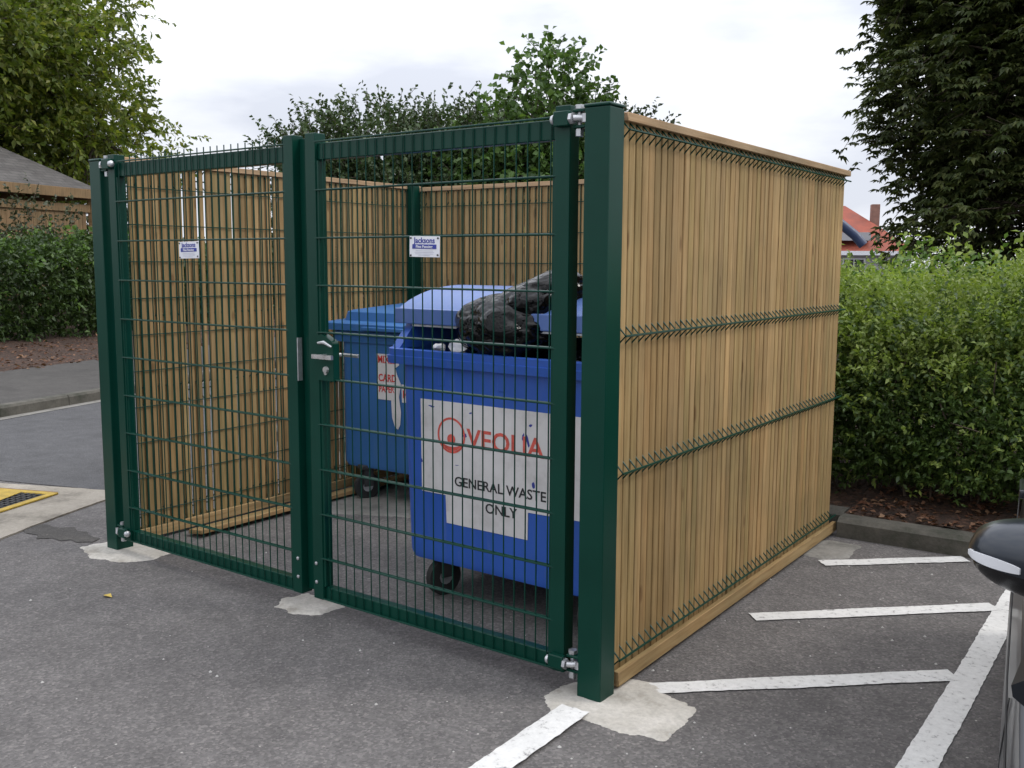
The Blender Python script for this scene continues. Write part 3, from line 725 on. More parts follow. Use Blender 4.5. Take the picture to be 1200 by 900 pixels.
# ------------------------------------------------------------------ foliage
def leaves_mesh(name, P, D, Nn, Ls, Ws, mat, parent=None, droop=.15):
    """P base points, D leaf directions, Nn normals, lengths, widths (numpy) -> one mesh of folded leaf blades"""
    P, D, Nn = map(np.asarray, (P, D, Nn)); Ls = np.asarray(Ls)[:, None]; Ws = np.asarray(Ws)[:, None]
    D = D / np.linalg.norm(D, axis=1, keepdims=True); S_ = np.cross(D, Nn); S_ /= np.linalg.norm(S_, axis=1, keepdims=True) + 1e-9; Nn = np.cross(S_, D)
    mid = P + D * Ls * .48; tip = P + D * Ls - np.array([0, 0, 1]) * Ls * droop
    a = mid + S_ * Ws * .5 + Nn * Ws * .12; b = mid - S_ * Ws * .5 + Nn * Ws * .12
    n = len(P); V = np.stack([P, a, tip, b], 1).reshape(-1, 3).astype(np.float32)
    me = bpy.data.meshes.new(name); me.vertices.add(4 * n); me.vertices.foreach_set('co', V.ravel())
    i = np.arange(n, dtype=np.int32) * 4
    tri = np.stack([i, i + 1, i + 2, i, i + 2, i + 3], 1).ravel()
    me.loops.add(6 * n); me.loops.foreach_set('vertex_index', tri.astype(np.int32))
    me.polygons.add(2 * n); me.polygons.foreach_set('loop_start', np.arange(2 * n, dtype=np.int32) * 3)
    me.update(calc_edges=True); me.validate(); me.materials.append(mat)
    o = bpy.data.objects.new(name, me); COL.objects.link(o); o.parent = parent
    return o
def unit(rng, n):
    v = rng.normal(size=(n, 3)); return v / np.linalg.norm(v, axis=1, keepdims=True)
def sprays(rng, tips, dirs, per, length, leaf, wid, droop, spread=.7, palm=0):
    """leafy twig at each tip"""
    P, D, N, L, Wd, seg = [], [], [], [], [], []
    for t, d in zip(tips, dirs):
        ln = length * rng.uniform(.55, 1.35); d = d / np.linalg.norm(d)
        pts = []
        for k in range(per):
            s = (k + .5) / per
            pts.append(t + d * ln * s + np.array([0, 0, -droop * ln * s * s]))
        seg.append((t, pts[-1]))
        for k, p in enumerate(pts):
            r = unit(rng, 1)[0]; dd = d * .5 + r * spread + np.array([0, 0, -droop * .6])
            if palm:
                ax = dd / np.linalg.norm(dd); up = unit(rng, 1)[0] * .45 + np.array([0, 0, 1]); sd = np.cross(ax, up); sd /= np.linalg.norm(sd)
                fw = np.cross(up / np.linalg.norm(up), sd)
                q = p + ax * leaf * .4
                for j in range(palm):
                    a = (j - (palm - 1) / 2) * .72; sc = 1 - .13 * abs(j - (palm - 1) / 2)
                    P.append(q); D.append(fw * math.cos(a) + sd * math.sin(a) + np.array([0, 0, -.25])); N.append(up + unit(rng, 1)[0] * .2)
                    L.append(leaf * sc * rng.uniform(.8, 1.15)); Wd.append(wid * sc)
            else:
                P.append(p); D.append(dd); N.append(unit(rng, 1)[0] * .8 + np.array([0, 0, .7])); q = rng.uniform(.65, 1.25); L.append(leaf * q); Wd.append(wid * q)
    return P, D, N, L, Wd, seg
def tree(name, label, base, h, lobes, tips_per, mat, leaf, wid, per, length, droop, seed, group, trunk_r=.16, palm=0, cat='tree', upward=.25, fill=.35, spread=.7, forks=None):
    """lobes: (x,y,z,rx,ry,rz) in metres relative to base"""
    rng = np.random.default_rng(seed); root = empty(name, base, 0, label, cat, group)
    T, Dv = [], []; limbs = MB(); rs = random.Random(seed)
    top = max(l[2] for l in lobes)
    fork_z = min(h * .28, 1.9) if forks is None else forks
    tr = [(0, 0, -.2), (.04 * h * rs.uniform(-1, 1) * .3, 0, fork_z * .5), (0, .02 * h * .5, fork_z), (0.02 * h, 0, top * .8)]
    limbs.tube(tr, [trunk_r * 1.25, trunk_r, trunk_r * .85, trunk_r * .15], 9)
    area = [l[3] * l[4] + l[4] * l[5] + l[3] * l[5] for l in lobes]; A = sum(area)
    for l, ar in zip(lobes, area):
        n = max(6, int(tips_per * ar / A)); c = np.array(l[:3]); rad = np.array(l[3:6])
        u = unit(rng, n); k = np.where(rng.random(n) < fill, rng.uniform(.3, .85, n), rng.uniform(.85, 1.12, n))
        # uneven lobes: radius wobbles with direction so the outline is ragged
        wob = 1 + .16 * np.sin(u[:, 0] * 5 + l[0] * 3) * np.sin(u[:, 2] * 6 + l[1]) + .10 * np.sin(u[:, 1] * 11 + l[2])
        t = c + u * rad * (k * wob)[:, None]
        T.append(t); Dv.append(u * np.array([1, 1, .6]) + np.array([0, 0, upward]) + rng.normal(size=(n, 3)) * .35)
        a = Vector((0, 0, fork_z * rs.uniform(.85, 1.1) + (top - fork_z) * rs.uniform(0, .3))); cc = Vector(l[:3])
        mid = a.lerp(cc, .5) + Vector((rs.uniform(-.15, .15), rs.uniform(-.15, .15), .12 * (cc - a).length))
        lr = trunk_r * .42; limbs.tube([a, mid, cc], [lr, lr * .7, lr * .42], 6, cap=False)
        for q in t[:: max(1, n // 22)]:
            q = Vector(q); md = cc.lerp(q, .5) + Vector((rs.uniform(-.1, .1), rs.uniform(-.1, .1), .06)) * (q - cc).length
            limbs.tube([cc, md, q], [lr * .4, lr * .25, .006], 5, cap=False)
    T = np.concatenate(T); Dv = np.concatenate(Dv)
    P, D, N, L, Wd, seg = sprays(rng, T, Dv, per, length, leaf, wid, droop, spread, palm)
    for a, b in seg[::2]: limbs.tube([a, b], .006, 4, r2=.003, cap=False)
    limbs.build('trunk', M['bark'], root, smooth=60)
    leaves_mesh('crown', P, D, N, L, Wd, mat, root, droop=.12 + droop * .3)
    return root
def hedge(name, label, a, b, depth, h, shoots, mats, leaf, wid, seed, per=12, length=.22, cat='hedge', newfrac=.0, lean=.0, stems=.5, hvar=.12, base_z=.1, gapz=.25, wave=.10):
    """box-shaped hedge from a to b (front edge), growing back by depth (to the left of a->b)"""
    rng = np.random.default_rng(seed); A = np.array(a, float); Bv = np.array(b, float); Lh = np.linalg.norm(Bv - A); ax = (Bv - A) / Lh; nx = np.array([-ax[1], ax[0]])
    root = empty(name, (a[0], a[1], base_z), 0, label, cat)
    s = rng.random(shoots) * Lh; which = rng.random(shoots)
    hh = h * (1 + hvar * np.sin(s * 1.3 + seed) * .5 + hvar * np.sin(s * 3.7) * .4)
    T = np.zeros((shoots, 3)); Dv = np.zeros((shoots, 3))
    front = which < .56; topm = (which >= .56) & (which < .76); ins = which >= .76
    zf = gapz + rng.random(shoots) ** .9 * (hh - gapz); bump = wave * (np.sin(s * 2.6 + zf * 3.1) + np.sin(s * 5.3 - zf * 4.7 + 2) * .7 + np.sin(s*11+zf*9)*.35)
    o_f = lean * (zf / h) ** 1.5 + bump + rng.normal(size=shoots) * .04 + .16 * np.exp(-((zf) / .3) ** 2)
    rel = zf / hh; o_f += np.where(rel > .82, ((rel - .82) / .18) ** 2 * .22, 0)
    o_t = rng.random(shoots) * depth; z_t = hh + rng.normal(size=shoots) * .05 + .06 * np.sin(o_t * 7 + s * 3)
    o = np.where(front, o_f, np.where(topm, o_t + lean + .1, rng.random(shoots) * depth)); z = np.where(front, zf, np.where(topm, z_t, gapz + rng.random(shoots) * (hh - gapz)))
    T[:, :2] = ax[None] * s[:, None] + nx[None] * o[:, None]; T[:, 2] = z
    Dv[:, :2] = -nx[None] * np.where(front, .75, .1)[:, None]; Dv[:, 2] = np.where(front, .55, 1.0); Dv += rng.normal(size=(shoots, 3)) * .38
    new = (rng.random(shoots) < newfrac * np.clip((z / h - .45) / .5, 0.04, 1) * (1.35 if newfrac else 0)) & ~ins
    for sel, mt, nm in ((~new, mats[0], 'foliage'), (new, mats[-1], 'new_growth')):
        if sel.sum() == 0: continue
        P, D, N, L, Wd, seg = sprays(rng, T[sel], Dv[sel], per, length * (1.0 if nm == 'foliage' else 1.25), leaf, wid, .05, .75)
        leaves_mesh(nm, P, D, N, L, Wd, mt, root)
    m = MB(); rs = random.Random(seed)
    for i in range(int(Lh * 9 * stems)):
        x = rs.uniform(0, Lh); y = rs.uniform(.10, depth * .8)
        p = [Vector((*(ax * x + nx * y), -.05))]
        for k in range(3): p.append(p[-1] + Vector((rs.uniform(-.16, .16), rs.uniform(-.16, .12), h * .27)))
        m.tube(p, rs.uniform(.006, .016), 5, r2=.004, cap=False)
        for k in range(2):
            q = p[1].lerp(p[2], rs.random()); m.tube([q, q + Vector((rs.uniform(-.3, .3), rs.uniform(-.3, .1), rs.uniform(-.1, .3)))], .005, 4, r2=.002, cap=False)
    m.build('stems', M['twig'], root, smooth=None)
    return root

# right hand hedge beside the store, then its continuation behind
hedge('privet_hedge', 'bushy green hedge with pale new shoots on top, behind the kerb by the bay', (-.9, 3.10), (3.9, 3.10), 1.3, 1.20, 18000, [M['privet'], M['privet_new']], .038, .019, 11, per=13, length=.17, newfrac=1.05, lean=.40, stems=2.2, gapz=.12, wave=.07)
hedge('low_shrub', 'low bright green shrub growing behind the top of the right hand hedge', (-.6, 4.6), (4.4, 4.6), 1.2, 1.26, 2200, [M['bright'], M['privet_new']], .065, .032, 18, per=9, length=.28, cat='shrub', newfrac=.3, stems=.5)
# litter on the bed
rng = np.random.default_rng(5)
n = 2600; x = rng.uniform(.08, 5.5, n); y = 2.78 + rng.random(n) ** 1.3 * .8
z = np.array([soilR(a, b) for a, b in zip(x, y)]) + .008
tag(leaves_mesh('leaf_litter', np.stack([x, y, z], 1), np.concatenate([rng.normal(size=(n, 2)), rng.normal(size=(n, 1)) * .2], 1), np.array([0, 0, 1]) + rng.normal(size=(n, 3)) * .35, rng.uniform(.025, .06, n), rng.uniform(.012, .03, n), M['litter']), 'dry brown leaf litter lying on the soil under the right hand hedge', 'leaf litter', kind='stuff')
n = 2600; t = rng.uniform(-4, 14, n); o_ = 2.3 + rng.random(n) * 2.2; xy = np.array([kp(a, b) for a, b in zip(t, o_)])
z = np.array([max(.13, soilL(a, b)) for a, b in zip(t, o_)]) + .012
tag(leaves_mesh('leaf_litter', np.concatenate([xy, z[:, None]], 1), np.concatenate([rng.normal(size=(n, 2)), rng.normal(size=(n, 1)) * .2], 1), np.array([0, 0, 1]) + rng.normal(size=(n, 3)) * .35, rng.uniform(.04, .10, n), rng.uniform(.02, .05, n), M['litter']), 'reddish brown leaf litter along the back edge of the far pavement', 'leaf litter', kind='stuff')
# left hedge across the road
a, b = kp(16, 4.85), kp(-5, 4.85)
hedge('laurel_hedge', 'dark clipped hedge across the road behind the far pavement', (b[0], b[1]), (a[0], a[1]), 1.5, 1.50, 9500, [M['laurel'], M['bright']], .095, .05, 23, per=11, length=.28, newfrac=.10, stems=.8, gapz=.06, base_z=.16, wave=.05)
def bush(name, label, base, r, mat, n, leaf, wid, seed, cat='shrub', droop=.1, per=9, length=.3, upward=.5):
    return tree(name, label, base, r[2] * 2, [(0, 0, r[2], *r), (r[0] * .5, 0, r[2] * .8, r[0] * .6, r[1] * .7, r[2] * .7), (-r[0] * .5, .1, r[2] * .75, r[0] * .6, r[1] * .7, r[2] * .7)], n, mat, leaf, wid, per, length, droop, seed, None, .03, cat=cat, upward=upward, forks=.15, fill=.5)
bush('leafy_shrub', 'bright green leafy shrub rising above the dark hedge near the timber shelter', (-16.9, 9.2, .15), (1.0, .8, 1.0), M['bright'], 420, .15, .09, 31)
bush('ivy_shrub', 'dark straggly ivy climbing the board wall of the timber shelter', (-19.0, 8.6, .15), (.7, 1.3, 1.35), M['ivy'], 520, .10, .06, 32, 'ivy')

# trees
tree('maple_tree', 'large yellow green tree with drooping leaves behind the timber shelter', (-26.6, 9.7, 0), 11,
     [(0, 0, 7.5, 3.6, 3.6, 3.0), (2.2, 2.6, 6.2, 2.3, 2.2, 1.9), (3.3, 3.2, 4.6, 1.6, 1.9, 1.2), (1.6, -1.5, 6.0, 2.6, 2.4, 2.2), (-2.5, 0, 6.3, 2.4, 2.4, 2.2), (.8, .6, 4.9, 3.2, 3.4, 1.6), (3.0, .2, 7.0, 1.9, 2.3, 1.7), (0, 2.0, 9.4, 2.3, 2.3, 1.6), (2.7, 3.6, 7.9, 1.0, 1.2, 1.0)],
     6500, M['maple'], .18, .10, 13, .75, .22, 41, 'trees around the car park', .26, upward=.0, fill=.3)
tree('dark_tree', 'dark grey green tree showing behind the yellow green one', (-32.2, 16.0, 0), 9,
     [(0, 0, 5.4, 2.4, 2.6, 2.2), (-.5, -2.6, 4.4, 2.0, 2.0, 2.0), (1.0, 1.6, 3.8, 1.8, 2.2, 1.7), (0, 0, 2.6, 2.4, 3.2, 1.6), (.5, -3.5, 3.0, 2.0, 2.2, 1.6), (.3, .6, 7.4, 1.3, 1.3, 1.2)],
     2000, M['darktree'], .16, .09, 11, .6, .2, 42, 'trees around the car park', .2)
tree('hawthorn_tree', 'dark spreading hawthorn behind the left half of the back panel, twiggy flat top', (-7.9, 7.6, .2), 3.9,
     [(0, 0, 2.5, 1.0, .9, .85), (-.75, -.55, 2.75, .55, .5, .42), (.75, .5, 2.7, .75, .7, .65), (.2, -.1, 1.6, 1.3, 1.1, .9), (1.3, 1.1, 2.3, .9, .8, .85), (-.4, -.4, 1.7, .9, .9, .8)],
     6000, M['hawthorn'], .072, .045, 13, .40, .05, 43, 'trees around the car park', .09, upward=.45, spread=.8)
tree('grey_green_tree', 'soft grey green small tree between the hawthorn and the bright heart leaved tree', (-7.1, 9.6, .2), 3.9,
     [(0, 0, 2.6, .95, .9, .85), (.7, .4, 2.5, .8, .8, .9), (0, 0, 1.5, 1.4, 1.2, .9)],
     4200, M['hawthorn'], .07, .045, 13, .36, .05, 44, 'trees around the car park', .08, upward=.4, spread=.8)
tree('heart_leaved_tree', 'fresh green heart leaved young tree, tallest above the near gate', (-5.6, 8.4, .05), 4.8,
     [(0, 0, 3.5, .42, .45, .75), (-.35, -.25, 2.9, .55, .55, .6), (.38, .35, 3.15, .30, .32, .55), (0, 0, 2.3, .85, .85, .75), (-.8, -.6, 2.6, .4, .4, .45), (.45, .3, 2.1, .7, .7, .8), (0, 0, 1.3, 1.2, 1.0, .9)],
     3000, M['poplar'], .095, .08, 9, .38, .15, 45, 'trees around the car park', .06, upward=.6, spread=.75)
tree('dark_elder_tree', 'dark green tree showing just right of the near post above the slat panel', (-5.3, 9.4, .1), 4.0,
     [(0, 0, 2.7, .8, .7, .75), (.35, .3, 2.95, .42, .42, .42), (0, 0, 1.5, 1.2, 1.0, 1.0), (-.6, -.3, 2.6, .6, .6, .6)],
     2400, M['darktree'], .09, .045, 9, .34, .1, 46, 'trees around the car park', .07, upward=.3)
tree('chestnut_tree', 'large dark horse chestnut tree above the right hand hedge', (1.15, 16.75, .0), 10.5,
     [(0, 0, 6.4, 3.9, 3.9, 3.1), (-1.9, -1.2, 4.6, 2.5, 2.3, 1.6), (-1.8, -.8, 7.2, 2.3, 2.0, 1.8), (2.2, -1.2, 5.2, 2.4, 2.3, 1.9), (-.3, -1.6, 2.9, 3.0, 2.2, 1.25), (1.8, 0, 8.0, 2.0, 2.0, 1.6), (-2.6, -.6, 5.9, 1.6, 1.6, 1.1), (2.2, -.6, 3.1, 2.2, 2.0, 1.2), (-.9, -2.6, 2.3, 2.1, 1.6, .8), (-2.3, -2.0, 2.5, 1.3, 1.2, .9), (-2.9, -1.4, 7.0, 1.4, 1.4, 1.2), (-2.9, -1.6, 4.1, 1.2, 1.2, 1.0), (-3.0, -1.2, 5.6, 1.1, 1.2, .9), (1.6, -2.6, 2.4, 2.2, 1.6, .9), (0, 0, 9.2, 2.0, 2.0, 1.4)],
     9000, M['chestnut'], .165, .07, 6, .5, .35, 47, 'trees around the car park', .3, palm=5, upward=.0, fill=.3)

# ------------------------------------------------------------------ timber shelter across the road
sd = Vector((-.26, .965)).normalized(); SA = math.atan2(sd.y, sd.x)
sh = empty('timber_shelter', (-21.0, 11.55, .0), SA, 'low timber shelter with grey shingle roof and board wall across the road', 'shelter')
# local x along the eave (towards the photo's right end at x=0, building runs to -x); local y: +y is away from the road? (normal)
L_, Dp = 6.2, 4.2; ez = 3.05; ov = .0
def shq(o): return o
YS = 1      # depth grows to local +y (left of direction sd = away from the car park)
v = [(0.05, -.05, ez + .22), (-L_, -.05, ez + .22), (-L_, Dp, ez + .22), (.05, Dp, ez + .22), (-1.9, Dp / 2, ez + 1.5), (-L_ + 1.9, Dp / 2, ez + 1.5)]
me = bpy.data.meshes.new('roof'); fc = [(0, 4, 5, 1), (1, 5, 2), (2, 5, 4, 3), (3, 4, 0), (0, 1, 2, 3)]
me.from_pydata(v, [], fc); uvl = me.uv_layers.new(name='UVMap')
for p in me.polygons:
    n_ = p.normal; e = Vector((-n_.y, n_.x, 0)); e = e.normalized() if e.length > 1e-6 else Vector((1, 0, 0)); u2 = n_.cross(e)
    for li in p.loop_indices:
        c = me.vertices[me.loops[li].vertex_index].co; uvl.data[li].uv = (c.dot(e), c.dot(u2))
me.materials.append(M['slate']); o = bpy.data.objects.new('roof', me); COL.objects.link(o); o.parent = sh
m = MB(); m.box(-L_, .06, -.09, -.05, ez, ez + .225, .005); m.box(.06, .10, -.05, Dp, ez, ez + .225, .005); m.build('fascia', M['shed_wood'], sh)
m = MB(); m.box(-L_, -.25, .06, .16, ez - .33, ez - .14, .005); m.build('beam', M['shed_wood'], sh)
m = MB(); rs = random.Random(2)
for i in range(46): m.box(-L_ + i * .127, -L_ + i * .127 + .121, .10 + rs.uniform(0, .01), .125 + rs.uniform(0, .01), 0, ez - .331)
m.build('board_wall', M['shed_wood'], sh, smooth=None)
for x in (-.25, -L_ + .1): 
    for y in (.02, Dp - .2): MB().box(x, x + .13, y, y + .13, 0, ez - .002, .006).build('post', M['shed_woody'], sh)
m = MB(); m.box(-L_ + .02, -.3, Dp - .16, Dp - .12, 0, ez - .2); m.build('back_wall', M['shed_wood'], sh)

# ------------------------------------------------------------------ red roofed house far behind
ho = empty('red_roofed_house', (-10.4, 41.0, -.70), R(24), 'distant house with orange red tiled roof and brick chimney seen beside the chestnut', 'house')
m = MB(); m.box(-3.5, 1.9, 0, 6, 0, 2.75); m.build('wall', M['render'], ho, smooth=None)
m = MB(); m.loft([[(-3.8, -.4, 2.75), (-3.8, 6.4, 2.75), (-3.8, 3.0, 4.9)], [(2.2, -.4, 2.75), (2.2, 6.4, 2.75), (-.5, 3.0, 4.9)]])
rf = m.build('roof', M['tile'], ho, smooth=None)
m = MB(); m.box(.50, .85, 1.8, 2.3, 3.2, 4.9, .01); ch = m.build('chimney', M['brick'], rf, smooth=None)
m = MB(); m.box(-3.8, 2.2, -.46, -.401, 2.62, 2.80); m.build('gutter', M['white'], rf, smooth=None)
for x in (-2.6, -.9, .8):
    m = MB(); m.box(x, x + .95, -.03, -.001, 1.3, 2.5); w_ = m.build('window', M['white'], ho, smooth=None)
    m = MB(); m.box(x + .07, x + .45, -.04, -.031, 1.37, 2.43); m.box(x + .50, x + .88, -.04, -.031, 1.37, 2.43); m.build('pane', M['glass'], w_, smooth=None)
m = MB(); m.box(-1.6, .2, -.2, 1.6, 3.25, 3.6); m.build('dormer', M['render'], rf, smooth=None)
o = empty('blue_pipe', (-10.45, 37.6, -.3), R(24), 'dark blue sloping tube in front of the distant red roof', 'tube')
MB().tube([(-1.0, 0, 4.25), (.55, 0, 3.0), (.9, 0, 2.6)], .19, 12).build('tube', M['navy'], o)
MB().tube([(-.6, 0, 0), (-.6, 0, 3.85)], .06, 8).build('support', M['navy'], o)

# ------------------------------------------------------------------ parked car at the right edge
CY = R(7.2); cX = Vector((math.cos(CY), math.sin(CY))); cYv = Vector((-math.sin(CY), math.cos(CY)))
cl = Vector((1.452, -1.0)) + cX * .875 + cYv * .62
car = empty('parked_car', (cl.x, cl.y, 0), CY, 'dark slate grey parked car at the right edge with its door mirror sticking out', 'car')
st = [(-2.03, .60, .50, .60), (-1.98, .72, .60, .66), (-1.80, .82, .68, .74), (-1.45, .862, .72, .83), (-1.0, .873, .74, .90), (-.55, .875, .75, .945), (0, .875, .75, .95), (.6, .875, .75, .955), (1.2, .868, .75, .96), (1.6, .845, .74, .95), (1.9, .79, .70, .92), (2.03, .68, .60, .80)]
def sect(y, w, mid, top):
    half = [(.0, .19), (.72 * w, .19), (.93 * w, .22), (.985 * w, .34), (w, .52), (.998 * w, .64), (.985 * w, min(mid + .02, top - .03)), (.975 * w, top - .015), (.945 * w, top), (.5 * w, top + .025), (0, top + .035)]
    return [(x, y, z) for x, z in half] + [(-x, y, z) for x, z in half[-2:0:-1]]
MB().loft([sect(*s) for s in st]).build('body', M['car'], car, smooth=28)
gh = [(-1.05, .70, .92, .93), (-.30, .70, .945, 1.38), (.2, .70, .95, 1.45), (1.0, .69, .955, 1.43), (1.75, .66, .95, .99)]
def gsect(y, w, zb_, zt):
    k = (zt - zb_) / .5; wt = w * 1.18 - .20 * k; wb = w * 1.18
    return [(-wb, y, zb_), (-wt, y, zt - .03), (-wt * .86, y, zt), (wt * .86, y, zt), (wt, y, zt - .03), (wb, y, zb_)]
MB().loft([gsect(*s) for s in gh]).build('window', M['glass'], car, smooth=30)
MB().loft([[(x * 1.012, y, z + .012) for x, y, z in gsect(*s)[1:5]] + [(x * 1.0, y, z + .002) for x, y, z in gsect(*s)[1:5]][::-1] for s in ((-.32, .70, .945, 1.375), (.2, .70, .95, 1.45), (1.0, .69, .955, 1.43), (1.25, .68, .955, 1.32))]).build('roof', M['car'], car, smooth=30)
for sx in (-1, 1):
    for a_, b_, q_ in (((.832, -1.02, .93), (.635, -.30, 1.37), .035), ((.825, .42, .95), (.645, .42, 1.42), .035), ((.805, 1.50, .96), (.65, 1.1, 1.38), .05)):
        MB().tube([(sx * a_[0], *a_[1:]), (sx * b_[0], *b_[1:])], q_, 8).build('pillar', M['car'], car)
for sx in (-1, 1):
    m = MB()
    for y in (-.62, .42, 1.28): m.tube([(sx * .862, y, .30), (sx * .8745, y, .52), (sx * .8735, y, .64), (sx * .864, y, .76)], .0012, 5)
    m.tube([(sx * .862, -1.2, .765), (sx * .870, -.55, .775), (sx * .870, .6, .785), (sx * .866, 1.25, .80)], .002, 6)
    m.build('door_seam', M['car_trim'], car)
    for y in (.22, 1.08):
        MB().box(sx * .842, sx * .870, y - .1, y + .1, .80, .83, .008, 2).build('door_handle', M['car'], car)
    MB().box(sx * .845, sx * .872, -.92, .94, .215, .27, .008, 2).build('sill', M['car_trim'], car)
    MB().box(sx * .50, sx * .74, -2.03, -1.86, .60, .70, .03, 3).build('headlight', M['lens'], car)
    MB().box(sx * .50, sx * .735, 1.86, 2.02, .68, .86, .03, 3).build('tail_light', M['redlens'], car)
    for y in (-1.28, 1.30):
        m = MB(); m.tube([(sx * x, y, .31) for x in (.68, .70, .858, .866)], [.29, .31, .31, .29], 28); wh = m.build('wheel', M['rubber'], car)
        MB().tube([(sx * x, y, .31) for x in (.80, .8625)], .352, 32).build('wheel_arch', M['car_trim'], car)
        m = MB(); m.tube([(sx * x, y, .31) for x in (.85, .867, .870)], [.205, .205, .19], 24); m.build('rim', M['alloy'], wh)
    # door mirror: rounded shell, dark lower half, pale indicator strip on the front outer edge
def mirror(sx):
    cx, cy, cz = sx * .832, -.60, 1.018
    def shell(z_lo, z_hi, grow, nm, mat, par):
        m = MB(); rings = []
        N1, N2 = 20, 14
        for i in range(N1 + 1):       # along x from inboard to the rounded outer tip
            u = i / N1; x = -.118 + .236 * u
            tip = math.sqrt(max(0, 1 - max(0, (u - .35) / .65) ** 2.4)) if u > .35 else 1
            inn = .80 + .20 * min(1, u / .25)
            rz_, ry = (.070 * tip * inn + .002), (.085 * (tip ** .7) * inn + .002)
            ring = []
            for j in range(N2 + 1):
                a = z_lo + (z_hi - z_lo) * j / N2
                c, s_ = math.cos(a), math.sin(a)
                ring.append((cx + sx * x, cy - (ry + grow) * math.copysign(abs(c) ** .8, c), cz + .018 * u + (rz_ + grow) * math.copysign(abs(s_) ** .85, s_)))
            back = [(cx + sx * x, cy + .035, cz + .018 * u + (rz_ + grow) * .96 * math.sin(z_hi)), (cx + sx * x, cy + .035, cz + .018 * u + (rz_ + grow) * .96 * math.sin(z_lo))]
            rings.append(ring + (back if par is None or True else []))
        m.loft(rings); return m.build(nm, mat, par, smooth=38)
    mr = shell(R(-12), R(90), .0, 'door_mirror', M['car'], car)
    shell(R(-90), R(-12.2), -.0015, 'lower_shell', M['car_black'], mr)
    m = MB(); rings = []
    for i in range(15):
        u = .62 + .37 * i / 14; x = -.118 + .236 * u; tip = math.sqrt(max(0, 1 - ((u - .35) / .65) ** 2.4)); rz_, ry = .070 * tip + .002, .085 * tip ** .7 + .002
        a0 = R(-4 + 0 * i); wd = R(4 + 9 * (i / 14) ** .8)
        ring = []
        for a in (a0 - wd * .55, a0, a0 + wd):
            ring.append((cx + sx * (x + .002), cy - (ry + .003) * math.cos(a) ** .8, cz + .018 * u + (rz_ + .003) * math.copysign(abs(math.sin(a)) ** .85, math.sin(a))))
        ring += [(p[0] - sx * .004, p[1] + .006, p[2]) for p in ring[::-1]]
        rings.append(ring)
    m.loft(rings); m.build('indicator', M['lens'], mr)
    MB().loft([[(cx - sx * .10, cy + .0366, cz - .045), (cx + sx * .07, cy + .0366, cz - .035), (cx + sx * .07, cy + .0366, cz + .045), (cx - sx * .10, cy + .0366, cz + .045)], [(cx - sx * .10, cy + .0386, cz - .045), (cx + sx * .07, cy + .0386, cz - .035), (cx + sx * .07, cy + .0386, cz + .045), (cx - sx * .10, cy + .0386, cz + .045)]]).build('mirror_glass', M['mirror'], mr, smooth=None)
    MB().loft([[(sx * .76, cy - .03, .93), (sx * .76, cy + .04, .93), (sx * .76, cy + .04, .99), (sx * .76, cy - .03, .99)], [(cx - sx * .10, cy - .025, cz - .06), (cx - sx * .10, cy + .02, cz - .06), (cx - sx * .10, cy + .02, cz - .01), (cx - sx * .10, cy - .025, cz - .01)]]).build('mirror_arm', M['car_trim'], mr)
mirror(-1); mirror(1)

# ------------------------------------------------------------------ light, sky, camera
SUN_EL, SUN_AZ = 50, 62      # azimuth measured clockwise from +Y
world = bpy.data.worlds.new('World'); scene.world = world; world.use_nodes = True
wt = world.node_tree; wt.nodes.clear()
wo = wt.nodes.new('ShaderNodeOutputWorld'); bg = wt.nodes.new('ShaderNodeBackground'); bg.inputs['Strength'].default_value = .12
sky = wt.nodes.new('ShaderNodeTexSky'); sky.sky_type = 'NISHITA'; sky.sun_disc = False; sky.sun_elevation = R(SUN_EL); sky.sun_rotation = R(SUN_AZ)
tc = wt.nodes.new('ShaderNodeTexCoord'); mp = wt.nodes.new('ShaderNodeMapping'); mp.inputs['Scale'].default_value = (1.6, 1.6, 5.2); mp.inputs['Location'].default_value = (.35, .1, .0)
n1 = wt.nodes.new('ShaderNodeTexNoise'); n1.inputs['Scale'].default_value = 1.7; n1.inputs['Detail'].default_value = 6; n1.inputs['Roughness'].default_value = .52
cr = wt.nodes.new('ShaderNodeValToRGB'); e = cr.color_ramp.elements
e[0].position = .40; e[0].color = (5.9, 6.15, 6.9, 1); e[1].position = .62; e[1].color = (9.2, 9.3, 9.5, 1)
sep = wt.nodes.new('ShaderNodeSeparateXYZ'); wt.links.new(tc.outputs['Generated'], sep.inputs[0])
zr = wt.nodes.new('ShaderNodeMapRange'); zr.inputs[1].default_value = .12; zr.inputs[2].default_value = .9; zr.inputs[3].default_value = 1.0; zr.inputs[4].default_value = 1.9; wt.links.new(sep.outputs['Z'], zr.inputs[0])
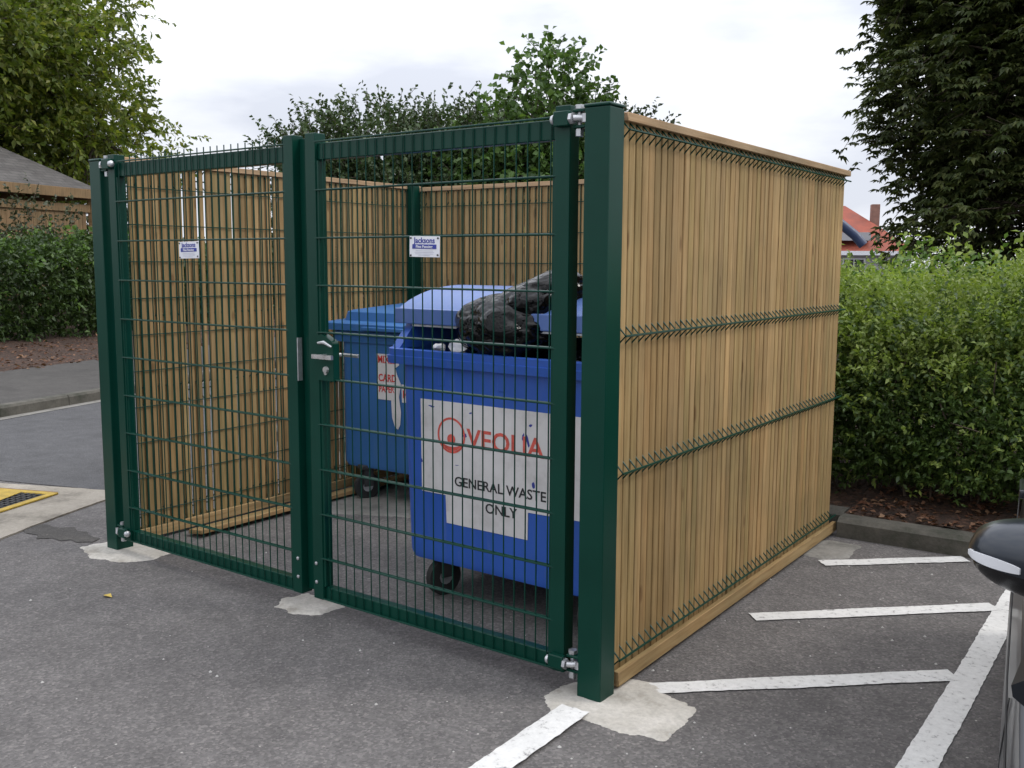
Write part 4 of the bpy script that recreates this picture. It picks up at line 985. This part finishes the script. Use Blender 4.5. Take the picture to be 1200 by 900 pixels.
zm = wt.nodes.new('ShaderNodeMix'); zm.data_type = 'RGBA'; zm.blend_type = 'MULTIPLY'; zm.inputs[0].default_value = 1.0
mx = wt.nodes.new('ShaderNodeMix'); mx.data_type = 'RGBA'; mx.inputs[0].default_value = .93
wt.links.new(tc.outputs['Generated'], mp.inputs['Vector']); wt.links.new(mp.outputs[0], n1.inputs['Vector']); wt.links.new(n1.outputs['Fac'], cr.inputs['Fac'])
wt.links.new(sky.outputs[0], mx.inputs[6]); wt.links.new(cr.outputs[0], mx.inputs[7]); wt.links.new(mx.outputs[2], zm.inputs[6]); wt.links.new(zr.outputs[0], zm.inputs[7]); wt.links.new(zm.outputs[2], bg.inputs['Color']); wt.links.new(bg.outputs[0], wo.inputs['Surface'])
sl = bpy.data.lights.new('sun', 'SUN'); sl.energy = 1.1; sl.angle = R(14); sl.color = (1, .95, .88)
so = bpy.data.objects.new('sun', sl); COL.objects.link(so)
d = Vector((math.sin(R(SUN_AZ)) * math.cos(R(SUN_EL)), math.cos(R(SUN_AZ)) * math.cos(R(SUN_EL)), math.sin(R(SUN_EL))))
so.rotation_euler = d.to_track_quat('Z', 'Y').to_euler()
# fitted camera
yaw, pitch, roll = .609, -.1236, .0049
cy, sy = math.cos(yaw), math.sin(yaw); cp, sp = math.cos(pitch), math.sin(pitch)
fw = Vector((-sy, cy, 0)); rt = Vector((cy, sy, 0)); up = Vector((0, 0, 1))
F = fw * cp + up * sp; U = up * cp - fw * sp; crr, srr = math.cos(roll), math.sin(roll)
Rv = rt * crr + U * srr; Uv = U * crr - rt * srr
cam = bpy.data.cameras.new('camera'); co = bpy.data.objects.new('camera', cam); COL.objects.link(co)
mt = Matrix((Rv, Uv, -F)).transposed().to_4x4(); mt.translation = Vector((1.7031, -2.9832, 1.5701)); co.matrix_world = mt
cam.sensor_width = 36; cam.lens = 36 * 1153.57 / 1200; cam.clip_start = .05; cam.clip_end = 2000
scene.camera = co
vs = scene.view_settings; vs.view_transform = 'Standard'; vs.look = 'None'; vs.gamma = 1; vs.use_curve_mapping = False; vs.exposure = 0.15
